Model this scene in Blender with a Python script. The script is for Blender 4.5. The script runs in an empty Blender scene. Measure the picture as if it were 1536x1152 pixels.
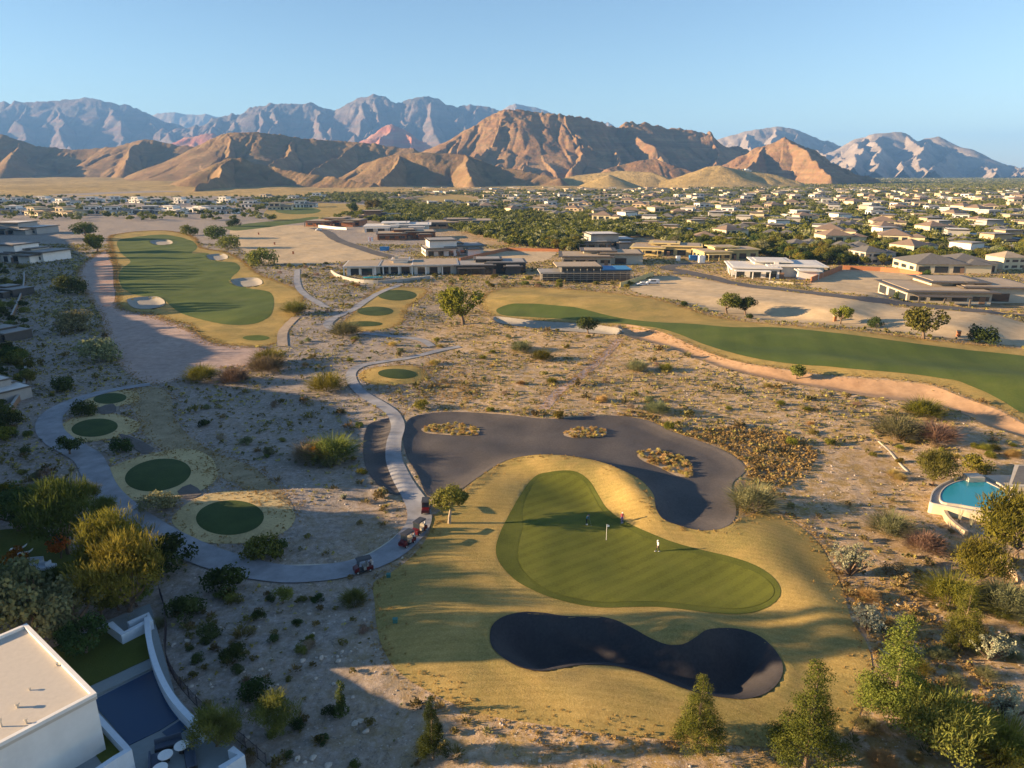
HAZE = 5.0e-5; EXPO = 2.1; SKY = .05
import bpy, bmesh, math, random
import numpy as np
from mathutils import Vector, Matrix, Euler
from mathutils.geometry import delaunay_2d_cdt
PI = math.pi; R = math.radians
C = bpy.context.scene.collection
# ------------------------------------------------------------------ camera numbers
F = 1057.0; PITCH = R(16.7); CAMZ = 50.0
SUN_EL = R(12.0); SUN_TURN = R(2.5)          # light travels towards +x, turned slightly away from the viewer
SUN_TAN = math.tan(SUN_EL)

def ray(px, py):
    dx = (px - 768) / F; dy = (576 - py) / F
    return dx, math.cos(PITCH) + dy * math.sin(PITCH), -math.sin(PITCH) + dy * math.cos(PITCH)

def plane_hit(px, py, z=0.0):
    dx, dy, dz = ray(px, py)
    t = (z - CAMZ) / dz
    return dx * t, dy * t

def sky_point(px, py, dist):
    dx, dy, dz = ray(px, py)
    t = dist / dy
    return dx * t, dist, CAMZ + dz * t

# ------------------------------------------------------------------ numpy noise
_rs = np.random.RandomState(7)
_perm = _rs.permutation(512); _perm = np.concatenate([_perm, _perm, _perm])
_gr = np.stack([np.cos(np.linspace(0, 2 * PI, 513)[:512]), np.sin(np.linspace(0, 2 * PI, 513)[:512])], 1)
def pnoise(x, y):
    xi = np.floor(x).astype(np.int64); yi = np.floor(y).astype(np.int64)
    xf = x - xi; yf = y - yi
    u = xf * xf * xf * (xf * (xf * 6 - 15) + 10); v = yf * yf * yf * (yf * (yf * 6 - 15) + 10)
    def g(ix, iy, fx, fy):
        k = _perm[(_perm[ix & 511] + iy) & 511]
        return _gr[k, 0] * fx + _gr[k, 1] * fy
    a = g(xi, yi, xf, yf); b = g(xi + 1, yi, xf - 1, yf); c = g(xi, yi + 1, xf, yf - 1); d = g(xi + 1, yi + 1, xf - 1, yf - 1)
    return (a + u * (b - a) + v * ((c + u * (d - c)) - (a + u * (b - a)))) * 1.5
def fbm(x, y, oct=4, gain=.5):
    s = 0; a = 1.0
    for k in range(oct):
        s = s + a * pnoise(x * 2 ** k + 17.3 * k, y * 2 ** k - 9.1 * k); a *= gain
    return s
def ridged(x, y, oct=5, gain=.5):
    s = 0; a = 1.0; t = 0
    for k in range(oct):
        s = s + a * (1 - np.abs(pnoise(x * 2 ** k + 5.7 * k, y * 2 ** k + 3.3 * k)) * 1.6); t += a; a *= gain
    return s / t
def sstep(a, b, x):
    t = np.clip((x - a) / (b - a), 0, 1)
    return t * t * (3 - 2 * t)

# ------------------------------------------------------------------ materials
def new_mat(name):
    m = bpy.data.materials.new(name); m.use_nodes = True
    nt = m.node_tree
    for n in list(nt.nodes): nt.nodes.remove(n)
    return m, nt
def nd(nt, t, **kw):
    n = nt.nodes.new(t)
    for k, v in kw.items():
        if k.startswith('i_'):
            key = k[2:]; key = int(key) if key.isdigit() else key.replace('_', ' ')
            n.inputs[key].default_value = v
        else: setattr(n, k, v)
    return n
def ramp(nt, fac, stops):
    r = nt.nodes.new('ShaderNodeValToRGB'); e = r.color_ramp.elements
    while len(e) < len(stops): e.new(.5)
    for i, (p, c) in enumerate(stops):
        e[i].position = p; e[i].color = (*c, 1)
    nt.links.new(fac, r.inputs[0]); return r.outputs[0]
def pos(nt, scale=(1, 1, 1), rotz=0):
    g = nt.nodes.new('ShaderNodeNewGeometry'); m = nt.nodes.new('ShaderNodeMapping')
    m.inputs['Scale'].default_value = scale; m.inputs['Rotation'].default_value = (0, 0, rotz)
    nt.links.new(g.outputs['Position'], m.inputs[0]); return m.outputs[0]
def noise(nt, vec, scale, detail=4, rough=.6, dist=0):
    n = nd(nt, 'ShaderNodeTexNoise'); n.inputs['Scale'].default_value = scale; n.inputs['Detail'].default_value = detail
    n.inputs['Roughness'].default_value = rough; n.inputs['Distortion'].default_value = dist
    nt.links.new(vec, n.inputs['Vector']); return n.outputs['Fac']
def mixc(nt, fac, a, b, mode='MIX'):
    m = nd(nt, 'ShaderNodeMix', data_type='RGBA', blend_type=mode)
    for s, v in ((0, fac), (6, a), (7, b)):
        if isinstance(v, (int, float)): m.inputs[s].default_value = v
        elif isinstance(v, tuple): m.inputs[s].default_value = (*v, 1)
        else: nt.links.new(v, m.inputs[s])
    return m.outputs[2]
def finish(nt, col, rough=.9, bump=None, bstr=.3, bdist=.1, spec=.2, metal=0):
    b = nd(nt, 'ShaderNodeBsdfPrincipled'); o = nd(nt, 'ShaderNodeOutputMaterial')
    if isinstance(col, tuple): b.inputs['Base Color'].default_value = (*col, 1)
    else: nt.links.new(col, b.inputs['Base Color'])
    b.inputs['Roughness'].default_value = rough; b.inputs['Specular IOR Level'].default_value = spec; b.inputs['Metallic'].default_value = metal
    if bump is not None:
        bp = nd(nt, 'ShaderNodeBump'); bp.inputs['Strength'].default_value = bstr; bp.inputs['Distance'].default_value = bdist
        nt.links.new(bump, bp.inputs['Height']); nt.links.new(bp.outputs[0], b.inputs['Normal'])
    nt.links.new(b.outputs[0], o.inputs[0]); return b

def soil_mat(name, c1, c2, c3, big=.05, fine=1.2, bstr=.35, bdist=.25, speck=None):
    m, nt = new_mat(name); p = pos(nt)
    n1 = noise(nt, p, big, 5); n2 = noise(nt, p, fine, 6, .7)
    a = ramp(nt, n1, [(.32, c1), (.52, c2), (.72, c3)])
    b = mixc(nt, .55, a, ramp(nt, n2, [(.3, tuple(x * .55 for x in c2)), (.55, c2), (.75, tuple(min(1, x * 1.35) for x in c2))]))
    if speck:
        v = nd(nt, 'ShaderNodeTexVoronoi'); v.inputs['Scale'].default_value = speck[1]; nt.links.new(p, v.inputs['Vector'])
        b = mixc(nt, ramp(nt, v.outputs['Distance'], [(.1, (1, 1, 1)), (.3, (0, 0, 0))]), b, speck[0])
    finish(nt, b, .95, noise(nt, p, fine * 1.6, 6, .75), bstr, bdist, .1)
    return m
def grass_mat(name, c1, c2, c3, big=.08, stripe=None, fine=6, bstr=.3, stretch=(1, 1, 1), rz=0):
    m, nt = new_mat(name); p = pos(nt, stretch, rz)
    n1 = noise(nt, p, big, 5, .65, .4)
    col = ramp(nt, n1, [(.33, c1), (.5, c2), (.68, c3)])
    n2 = noise(nt, pos(nt), fine, 4, .8)
    col = mixc(nt, .35, col, ramp(nt, n2, [(.3, tuple(x * .4 for x in c2)), (.7, tuple(min(1, x * 1.7) for x in c2))]))
    if stripe:
        w = nd(nt, 'ShaderNodeTexWave', wave_type='BANDS', bands_direction='X', wave_profile='SIN'); w.inputs['Scale'].default_value = stripe[0]
        w.inputs['Distortion'].default_value = .4
        nt.links.new(pos(nt, (1, 1, 0), stripe[1]), w.inputs['Vector'])
        col = mixc(nt, ramp(nt, w.outputs['Fac'], [(.42, (0, 0, 0)), (.58, (stripe[2],) * 3)]), col, tuple(min(1, x * 1.6) for x in c2))
    finish(nt, col, .9, n2, bstr, .12, .15)
    return m
def plain_mat(name, col, rough=.7, var=.15, scale=.6, spec=.3, metal=0, bstr=.1):
    m, nt = new_mat(name)
    tc = nd(nt, 'ShaderNodeTexCoord')
    n = noise(nt, tc.outputs['Object'], scale, 5, .65)
    c = ramp(nt, n, [(.3, tuple(x * (1 - var) for x in col)), (.7, tuple(min(1, x * (1 + var)) for x in col))])
    finish(nt, c, rough, n, bstr, .02, spec, metal)
    return m
def leaf_mat(name, dark, mid, light, scale=.7, transl=.25):
    m, nt = new_mat(name)
    p = pos(nt); oi = nd(nt, 'ShaderNodeObjectInfo')
    n = noise(nt, p, scale, 4, .7)
    c = ramp(nt, n, [(.3, dark), (.5, mid), (.72, light)])
    hs = nd(nt, 'ShaderNodeHueSaturation')
    mr = nd(nt, 'ShaderNodeMapRange'); mr.inputs[3].default_value = .47; mr.inputs[4].default_value = .53
    nt.links.new(oi.outputs['Random'], mr.inputs[0]); nt.links.new(mr.outputs[0], hs.inputs['Hue'])
    mr2 = nd(nt, 'ShaderNodeMapRange'); mr2.inputs[3].default_value = .7; mr2.inputs[4].default_value = 1.3
    ml = nd(nt, 'ShaderNodeMath', operation='FRACT'); mm = nd(nt, 'ShaderNodeMath', operation='MULTIPLY'); mm.inputs[1].default_value = 7.31
    nt.links.new(oi.outputs['Random'], mm.inputs[0]); nt.links.new(mm.outputs[0], ml.inputs[0]); nt.links.new(ml.outputs[0], mr2.inputs[0])
    nt.links.new(mr2.outputs[0], hs.inputs['Value']); nt.links.new(c, hs.inputs['Color'])
    d = nd(nt, 'ShaderNodeBsdfDiffuse'); t = nd(nt, 'ShaderNodeBsdfTranslucent'); x = nd(nt, 'ShaderNodeMixShader'); x.inputs[0].default_value = transl
    o = nd(nt, 'ShaderNodeOutputMaterial')
    for s in (d, t): nt.links.new(hs.outputs[0], s.inputs['Color'])
    nt.links.new(d.outputs[0], x.inputs[1]); nt.links.new(t.outputs[0], x.inputs[2]); nt.links.new(x.outputs[0], o.inputs[0])
    return m

# ------------------------------------------------------------------ mesh helpers
def np_mesh(name, v, f, mats, smooth=False, midx=None):
    v = np.asarray(v, dtype=np.float32); f = np.asarray(f, dtype=np.int32); k = f.shape[1]
    me = bpy.data.meshes.new(name)
    me.vertices.add(len(v)); me.vertices.foreach_set('co', v.ravel())
    me.loops.add(f.size); me.loops.foreach_set('vertex_index', f.ravel())
    me.polygons.add(len(f)); me.polygons.foreach_set('loop_start', np.arange(0, f.size, k, dtype=np.int32))
    me.polygons.foreach_set('loop_total', np.full(len(f), k, dtype=np.int32))
    for m in (mats if isinstance(mats, (list, tuple)) else [mats]): me.materials.append(m)
    if midx is not None: me.polygons.foreach_set('material_index', np.asarray(midx, dtype=np.int32))
    if smooth: me.polygons.foreach_set('use_smooth', np.ones(len(f), dtype=bool))
    me.update(calc_edges=True); me.validate()
    return me
def link(name, me, parent=None, loc=None, **props):
    o = bpy.data.objects.new(name, me); C.objects.link(o)
    if parent is not None: o.parent = parent
    if loc is not None: o.location = loc
    for k, v in props.items(): o[k] = v
    return o
def thing(name, label, cat, loc=(0, 0, 0), rz=0, group=None, scale=None):
    o = bpy.data.objects.new(name, None); C.objects.link(o); o.empty_display_size = .5
    o.location = loc; o.rotation_euler = (0, 0, rz); o['label'] = label; o['category'] = cat
    if group: o['group'] = group
    if scale: o.scale = scale if isinstance(scale, tuple) else (scale,) * 3
    return o
class MB:
    def __init__(s): s.v = []; s.f = []; s.m = []; s.cur = 0
    def add(s, vs, fs):
        b = len(s.v); s.v += [tuple(x) for x in vs]; s.f += [tuple(b + i for i in q) for q in fs]; s.m += [s.cur] * len(fs); return s
    def box(s, x0, y0, z0, x1, y1, z1, rz=0, c=None):
        vs = [(x, y, z) for z in (z0, z1) for x, y in ((x0, y0), (x1, y0), (x1, y1), (x0, y1))]
        if rz:
            cx, cy = c or ((x0 + x1) / 2, (y0 + y1) / 2); ca, sa = math.cos(rz), math.sin(rz)
            vs = [(cx + (x - cx) * ca - (y - cy) * sa, cy + (x - cx) * sa + (y - cy) * ca, z) for x, y, z in vs]
        return s.add(vs, [(3, 2, 1, 0), (4, 5, 6, 7), (0, 1, 5, 4), (1, 2, 6, 5), (2, 3, 7, 6), (3, 0, 4, 7)])
    def prism(s, poly, z0, z1):
        n = len(poly); vs = [(x, y, z0) for x, y in poly] + [(x, y, z1) for x, y in poly]
        return s.add(vs, [tuple(range(n - 1, -1, -1)), tuple(range(n, 2 * n))] + [(i, (i + 1) % n, n + (i + 1) % n, n + i) for i in range(n)])
    def tube(s, pts, rad, n=6):
        pts = [Vector(p) for p in pts]; rad = rad if isinstance(rad, (list, tuple)) else [rad] * len(pts); b = len(s.v); vs = []; fs = []
        for i, p in enumerate(pts):
            t = (pts[min(i + 1, len(pts) - 1)] - pts[max(i - 1, 0)]).normalized()
            a = t.cross(Vector((0, 0, 1)) if abs(t.z) < .9 else Vector((1, 0, 0))).normalized(); c = t.cross(a)
            vs += [p + (a * math.cos(2 * PI * k / n) + c * math.sin(2 * PI * k / n)) * rad[i] for k in range(n)]
        for i in range(len(pts) - 1):
            fs += [(i * n + k, i * n + (k + 1) % n, (i + 1) * n + (k + 1) % n, (i + 1) * n + k) for k in range(n)]
        fs += [tuple(range(n - 1, -1, -1)), tuple(range((len(pts) - 1) * n, len(pts) * n))]
        return s.add(vs, fs)
    def disc(s, cx, cy, z0, z1, r, n=20, sy=1.0):
        return s.prism([(cx + r * math.cos(2 * PI * k / n), cy + sy * r * math.sin(2 * PI * k / n)) for k in range(n)], z0, z1)
    def hip(s, x0, y0, x1, y1, z0, h, over=.6):
        x0 -= over; y0 -= over; x1 += over; y1 += over; w, d = x1 - x0, y1 - y0; e = min(w, d) / 2 * .98
        if w >= d: r = [(x0 + e, (y0 + y1) / 2, z0 + h), (x1 - e, (y0 + y1) / 2, z0 + h)]; fs = [(0, 1, 5, 4), (1, 2, 5), (2, 3, 4, 5), (3, 0, 4), (3, 2, 1, 0)]
        else: r = [((x0 + x1) / 2, y0 + e, z0 + h), ((x0 + x1) / 2, y1 - e, z0 + h)]; fs = [(0, 1, 4), (1, 2, 5, 4), (2, 3, 5), (3, 0, 4, 5), (3, 2, 1, 0)]
        return s.add([(x0, y0, z0), (x1, y0, z0), (x1, y1, z0), (x0, y1, z0)] + r, fs)
    def mesh(s, name, mats):
        me = bpy.data.meshes.new(name); me.from_pydata(s.v, [], s.f)
        for m in (mats if isinstance(mats, (list, tuple)) else [mats]): me.materials.append(m)
        me.polygons.foreach_set('material_index', s.m); me.update(); return me
    def build(s, name, mats, parent=None, **props): return link(name, s.mesh(name, mats), parent, **props)

# ------------------------------------------------------------------ polygons
def catmull(pts, closed=True, sub=5):
    pts = [np.array(p, float) for p in pts]; n = len(pts); out = []
    for i in range(n if closed else n - 1):
        if closed: a, b, c, d = pts[i - 1], pts[i], pts[(i + 1) % n], pts[(i + 2) % n]
        else: a, b, c, d = pts[max(i - 1, 0)], pts[i], pts[i + 1], pts[min(i + 2, n - 1)]
        for k in range(sub):
            t = k / sub
            out.append(.5 * ((2 * b) + (c - a) * t + (2 * a - 5 * b + 4 * c - d) * t * t + (3 * b - a - 3 * c + d) * t ** 3))
    if not closed: out.append(pts[-1])
    return np.array(out)
def sdf(poly, x, y, chunk=20000):
    """signed distance, positive inside"""
    a = poly; b = np.roll(poly, -1, 0); out = np.empty(len(x))
    e = b - a; ee = (e ** 2).sum(1) + 1e-12
    for s in range(0, len(x), chunk):
        px = x[s:s + chunk, None]; py = y[s:s + chunk, None]
        wx = px - a[:, 0]; wy = py - a[:, 1]
        t = np.clip((wx * e[:, 0] + wy * e[:, 1]) / ee, 0, 1)
        d = np.sqrt(((wx - e[:, 0] * t) ** 2 + (wy - e[:, 1] * t) ** 2).min(1))
        c = ((a[:, 1] > py) != (b[:, 1] > py)) & (px < (b[:, 0] - a[:, 0]) * (py - a[:, 1]) / (b[:, 1] - a[:, 1] + 1e-12) + a[:, 0])
        out[s:s + chunk] = np.where(c.sum(1) % 2 == 1, d, -d)
    return out
def near_sdf(poly, x, y, pad):
    """sdf only where close; -pad elsewhere"""
    out = np.full(len(x), -float(pad))
    lo = poly.min(0) - pad; hi = poly.max(0) + pad
    m = (x > lo[0]) & (x < hi[0]) & (y > lo[1]) & (y < hi[1])
    if m.any(): out[m] = np.maximum(sdf(poly, x[m], y[m]), -pad)
    return out

# ------------------------------------------------------------------ base height
# crest height of the added shade bank on the left, outside the frame, from how far its shadow reaches (pixel row -> pixel column)
SHADE = [(345, 60), (360, 120), (400, 175), (440, 170), (470, 205), (500, 270), (530, 350), (545, 300), (575, 330), (590, 470), (620, 535), (650, 560), (680, 570),
         (695, 596), (720, 600), (739, 620), (742, 480), (747, 260), (757, 250), (764, 330), (770, 600), (800, 650), (820, 640), (850, 620), (900, 620), (925, 640), (945, 740), (950, 830), (1000, 900), (1050, 940), (1075, 950), (1095, 960), (1110, 1300), (1200, 1500)]
def _hillx(Y): return -(.80 * Y + 17 + .02 * Y)      # crest line, outside the left edge
_sh = []
for py in range(345, 1200, 2):
    px = float(np.interp(py, [q[0] for q in SHADE], [q[1] for q in SHADE]))
    X, Y = plane_hit(px, py); Yb = Y - (X - _hillx(Y)) * math.tan(SUN_TURN); hb = max(0.0, (X - _hillx(Yb)) * SUN_TAN)
    if Yb < 60: hb = min(hb, 4.2)
    _sh.append((Yb, hb))
_sh.sort(); _shY = np.array([a for a, b in _sh]); _shH = np.array([b for a, b in _sh])
def bank_height(Y): return np.interp(Y, _shY, _shH)
MOUNDS = [  # px, py, amp, rx, ry, rot(deg)
    (870, 700, 1.9, 15, 5, -28), (955, 745, 2.3, 3.6, 8.5, 16), (735, 730, 1.2, 10, 6, 20), (1030, 950, 1.9, 4.5, 4, 0), (870, 940, .6, 10, 3, 0),
    (905, 1045, 1.0, 13, 4.0, -8), (640, 930, .9, 14, 9, 10), (1215, 900, 1.2, 5, 16, 10), (1140, 800, 1.0, 12, 7, 0),
    (345, 777, .8, 13, 8, 0), (237, 712, .9, 13, 8, 0), (142, 642, .7, 12, 8, 0), (165, 598, .6, 10, 7, 0), (595, 561, 1.2, 9, 7, 0), (565, 467, 1.2, 18, 25, 0),
    (1200, 500, 3.0, 60, 22, -12), (1400, 560, 3.0, 60, 14, -24), (950, 455, 3.0, 45, 20, -8), (400, 470, 1.5, 25, 20, 0), (300, 500, 1.2, 30, 10, 0), (800, 450, 2.0, 18, 14, 0),
    (1320, 700, -1.0, 22, 16, 0), (450, 640, -1.0, 20, 14, 0), (480, 740, .8, 14, 4, 0)]
_M = []
for px, py, a, rx, ry, ro in MOUNDS:
    X, Y = plane_hit(px, py, a * .6); _M.append((X, Y, a, rx, ry, math.radians(ro)))
_RP = [(plane_hit(1318, 448), plane_hit(1250, 480), 2.6), (plane_hit(1482, 474), plane_hit(1436, 506), 2.6)]
def H0(x, y):
    x = np.asarray(x, float); y = np.asarray(y, float)
    h = .35 * fbm(x / 24, y / 24, 3) * sstep(2500, 600, y)
    for X, Y, a, rx, ry, ro in _M:
        dx = x - X; dy = y - Y; c, s = math.cos(ro), math.sin(ro)
        u = (dx * c + dy * s) / rx; v = (-dx * s + dy * c) / ry
        h = h + a * np.exp(-(u * u + v * v) * 1.1)
    for (ax, ay), (bx, by), am in _RP:
        vx, vy = bx - ax, by - ay; L2 = math.hypot(vx, vy); t = ((x - ax) * vx + (y - ay) * vy) / L2 ** 2; ex = x - (ax + vx * t)
        h = h + am * np.where(ex < 0, np.clip(1 + ex / 75, 0, 1), np.clip(1 - ex / 9.5, 0, 1)) * sstep(-.25, .05, t) * sstep(1.25, .95, t) * (t > -1) * (t < 2)
    # earth bank added for its shade outside the frame, two thirds of the height its shadow needs (trees stand on it)
    hx = _hillx(y); bh = bank_height(y) * np.where(y > 240, .93, .97)
    h = h + bh * sstep(13, 2, np.abs(x - hx + 2)) * (y < 700) * (y > 20)
    return h
def hit(px, py):
    z = 0.0
    for _ in range(7):
        x, y = plane_hit(px, py, z); z = float(H0(np.array([x]), np.array([y]))[0])
    return x, y
def wpoly(pts, sub=5, closed=True):
    q = catmull(pts, closed, sub)
    return np.array([hit(a, b) for a, b in q])
def ell(cx, cy, rx, ry, rot=0, n=14, wob=0.0, seed=0):
    r = random.Random(seed); c, s = math.cos(R(rot)), math.sin(R(rot)); out = []
    for k in range(n):
        w = 1 + r.uniform(-wob, wob); a = 2 * PI * k / n; x = rx * math.cos(a) * w; y = ry * math.sin(a) * w
        out.append((cx + x * c - y * s, cy + x * s + y * c))
    return out
def ribbon(pts, w, sub=6):
    """path polygon from a centre line in picture pixels; w metres"""
    q = wpoly(pts, sub, False); ws = np.interp(np.linspace(0, 1, len(q)), np.linspace(0, 1, len(w)), w) if isinstance(w, (list, tuple)) else np.full(len(q), w)
    t = np.gradient(q, axis=0); t /= np.linalg.norm(t, axis=1)[:, None] + 1e-9; nrm = np.stack([-t[:, 1], t[:, 0]], 1)
    return np.concatenate([q + nrm * ws[:, None] / 2, (q - nrm * ws[:, None] / 2)[::-1]])

# ------------------------------------------------------------------ regions
REG = []   # name, world polygon, level, material key, props, depth feature
def region(name, poly, level, mat, res=1.0, depth=0, width=3.0, label=None, curb=0.0):
    REG.append(dict(name=name, poly=poly, level=level, mat=mat, res=res, depth=depth, width=width, curb=curb)); return poly

ROUGH = [(650,775),(680,752),(712,722),(740,703),(765,691),(795,685),(825,684),(860,687),(900,695),(935,708),(962,723),(980,744),(984,765),(995,781),(1020,791),(1050,798),(1080,796),(1100,787),(1115,777),(1145,768),(1175,775),(1200,790),(1225,812),(1243,840),(1258,870),(1268,900),(1280,935),(1300,965),(1308,1000),(1300,1040),(1285,1080),(1262,1108),(1200,1122),(1100,1118),(1000,1110),(900,1100),(820,1088),(740,1075),(680,1055),(630,1030),(595,1005),(575,975),(565,940),(562,905),(560,875),(582,862),(612,840),(635,815),(645,795)]
GREEN = [(825,709),(845,708),(865,711),(885,724),(897,742),(908,760),(925,775),(948,788),(975,800),(1005,812),(1035,821),(1060,827),(1090,834),(1120,843),(1145,855),(1163,870),(1171,886),(1166,900),(1150,912),(1125,920),(1095,922),(1060,919),(1020,914),(985,911),(950,911),(905,912),(870,908),(830,898),(800,886),(775,872),(757,855),(746,838),(744,820),(750,800),(757,785),(766,768),(775,752),(785,736),(795,722),(808,712)]
GREEN_IN = [(826,714),(845,712),(863,716),(879,727),(890,744),(900,762),(916,779),(940,793),(965,806),(1000,819),(1030,828),(1060,836),(1090,844),(1118,853),(1140,863),(1155,875),(1161,887),(1157,897),(1143,906),(1122,912),(1095,914),(1060,911),(1020,906),(985,903),(950,903),(905,904),(872,900),(835,891),(812,880),(793,865),(780,848),(777,830),(780,810),(785,790),(784,770),(788,752),(795,736),(803,723),(812,716)]
WASTE = [(614,630),(632,624),(660,620),(700,620),(760,624),(820,630),(870,627),(920,625),(960,630),(985,638),(1010,650),(1050,664),(1085,678),(1108,692),(1118,705),(1112,715),(1100,725),(1097,740),(1102,755),(1104,772),(1098,786),(1080,796),(1050,798),(1020,791),(995,781),(984,765),(980,744),(962,723),(935,708),(900,695),(860,687),(825,684),(795,685),(765,691),(740,703),(712,722),(685,740),(660,748),(640,744),(628,716),(612,690),(605,665),(607,645)]
WASTE_L = [(552,640),(572,632),(590,628),(590,640),(584,655),(583,675),(588,695),(598,718),(608,738),(596,745),(575,736),(560,722),(548,700),(545,668)]
KIDNEY = [(735,962),(738,942),(755,928),(785,921),(815,922),(840,926),(870,928),(900,928),(925,934),(950,946),(975,960),(1000,970),(1025,970),(1045,958),(1060,948),(1085,945),(1110,947),(1135,955),(1155,970),(1170,990),(1174,1010),(1165,1030),(1145,1045),(1115,1052),(1085,1050),(1050,1044),(1015,1032),(980,1018),(945,1007),(910,1001),(870,1001),(840,1006),(810,1010),(780,1004),(755,990),(740,976)]
PATH = [(690,520),(655,527),(615,537),(575,543),(542,549),(527,560),(530,576),(548,594),(572,608),(590,622),(597,642),(591,665),(591,690),(601,715),(615,740),(627,762),(628,785),(610,810),(580,833),(540,849),(490,859),(430,862),(370,853),(310,835),(260,812),(215,785),(180,757),(155,730),(142,705),(132,688),(112,675),(90,662),(76,648),(74,632),(85,617),(112,602),(150,590),(190,582),(225,577)]
PATHW = [2.6,2.6,2.6,2.6,2.6,2.6,2.8,2.8,2.8,2.9,3.0,3.2,3.6,3.8,4.0,4.0,4.2,4.2,4.2,4.0,3.8,3.6,4.4,4.6,4.6,4.6,4.8,4.8,4,3.6,3]
AX = 'rough'
region('dry_rough', wpoly(ROUGH, 4), 1, 'rough', .8)
region('green_collar', wpoly(GREEN, 4), 2, 'collar', .6)
region('putting_green', wpoly(GREEN_IN, 4), 3, 'green', .6)
region('dark_sand_area', wpoly(WASTE, 4), 2, 'darksand', .6, depth=.3, width=4)
region('dark_sand_strip', wpoly(WASTE_L, 4), 2, 'darksand', .6, depth=.3, width=3.0)
region('dark_bunker', wpoly(KIDNEY, 4), 2, 'shadesand', .5, depth=2.9, width=5.5)
region('cart_path', ribbon(PATH, PATHW, 6), 4, 'path', .9)
region('thin_grass', wpoly([(190,588),(225,580),(255,590),(262,625),(285,655),(330,682),(378,700),(420,735),(440,765),(400,770),(370,735),(320,712),(290,700),(262,690),(238,672),(215,650),(205,625),(196,608)], 4), 1, 'thin', 1.0)
for k, (cx, cy, rx, ry, ro) in enumerate([(345,777,51,26,-2),(237,713,50,24,-8),(142,642,35,13.5,-5),(165,598,25,8,-4)]):
    region('tee_rough', wpoly(ell(cx + rx * .1, cy, rx * 1.75, ry * 1.55, ro, 12, .07, k), 4), 1.5, 'tanrough', .9)
    region('tee_box', wpoly(ell(cx, cy, rx, ry, ro, 12), 4), 2, 'tee', .8)
region('tee_rough', wpoly([(538,566),(545,556),(565,551),(595,548),(625,550),(640,558),(638,568),(620,575),(590,577),(560,577)], 4), 1, 'rough', .8)
region('tee_box', wpoly(ell(596, 561, 29, 7.5, 2), 4), 2, 'tee', .7)
region('tee_rough', wpoly([(556,440),(575,431),(610,431),(640,434),(632,447),(615,458),(607,472),(602,486),(575,494),(535,497),(510,490),(522,476),(538,462),(546,450)], 4), 1, 'rough', 1.2)
for e in ((596,443,29,8),(563,467,27,7),(546,486,28,4)): region('tee_box', wpoly(ell(*e), 4), 2, 'tee', 1.0)
region('dry_rough', wpoly([(165,357),(180,351),(215,347),(255,347),(290,356),(302,372),(340,379),(370,396),(390,412),(450,436),(452,455),(438,480),(430,492),(412,516),(370,519),(320,514),(298,502),(285,488),(255,480),(225,470),(195,466),(178,455),(174,430),(176,405),(170,385)], 4), 1, 'rough', 2.0)
region('fairway', wpoly([(176,362),(200,356),(245,352),(285,360),(296,371),(288,380),(312,380),(322,391),(352,394),(360,404),(346,420),(372,432),(404,438),(411,453),(405,474),(380,486),(340,487),(300,479),(272,470),(256,459),(240,447),(205,443),(184,432),(178,414),(184,402),(196,392),(182,380)], 4), 2, 'fair', 2.0)
for e in ((242,364,18,4),(326,386,17,5),(370,424,25,7),(219,455,30,9.5)):
    region('sand_bunker', wpoly(ell(*e, 0, 12, .1, 3), 4), 3, 'palesand', 1.5, depth=.7, width=2.5)
region('small_green', wpoly(ell(384, 507, 20, 4), 4), 2, 'fair', 1.5)
region('sandy_wash', wpoly([(118,405),(150,378),(165,380),(170,400),(172,430),(176,458),(195,468),(230,475),(262,486),(288,498),(320,516),(372,522),(405,524),(372,548),(330,552),(290,562),(245,575),(212,572),(180,548),(160,505),(150,470),(128,438)], 4), 1, 'wash', 1.6)
region('dry_rough', wpoly([(722,455),(730,440),(760,432),(800,431),(880,436),(960,445),(1000,453),(1040,466),(1080,477),(1130,484),(1200,490),(1290,497),(1400,511),(1536,524),(1660,540),(1800,560),(1800,760),(1660,680),(1600,656),(1536,633),(1500,613),(1450,595),(1400,579),(1330,569),(1240,563),(1160,552),(1100,542),(1050,526),(1010,508),(970,495),(920,489),(870,485),(800,480),(750,476),(730,468)], 4), 1, 'rough', 2.0)
region('fairway', wpoly([(745,464),(770,457),(810,457),(860,461),(895,469),(930,477),(980,483),(1040,486),(1100,491),(1160,491),(1220,496),(1290,504),(1370,515),(1450,525),(1536,534),(1660,553),(1800,578),(1800,738),(1660,664),(1600,643),(1536,621),(1500,600),(1460,585),(1420,571),(1380,563),(1320,557),(1250,552),(1180,545),(1120,535),(1060,518),(1020,502),(985,492),(940,487),(880,481),(800,476),(755,473)], 4), 2, 'fair', 2.0)
region('orange_sand', wpoly([(930,487),(985,497),(1020,511),(1060,529),(1110,545),(1170,556),(1240,566),(1330,573),(1400,583),(1450,600),(1500,618),(1536,638),(1600,662),(1700,710),(1700,740),(1600,690),(1536,658),(1480,640),(1440,620),(1380,606),(1300,596),(1230,583),(1170,573),(1100,557),(1050,541),(1000,521),(940,505)], 4), 1, 'redsand', 1.4, depth=.9, width=6.0)
region('sand_bunker', wpoly([(742,476),(760,477),(800,482),(860,486),(905,490),(935,497),(925,503),(880,500),(820,495),(760,488),(742,482)], 4), 2, 'palesand', 1.2, depth=.8, width=3.0)
for e in ((330,436,40,4),(262,318,1,1)): pass
region('far_rough', wpoly([(395,322),(420,306),(500,305),(545,308),(550,316),(520,324),(470,330),(420,332)], 4), 1, 'rough', 4.0)
region('far_green', wpoly(ell(447, 316, 34, 5.5), 4), 2, 'fair', 4.0)
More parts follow.
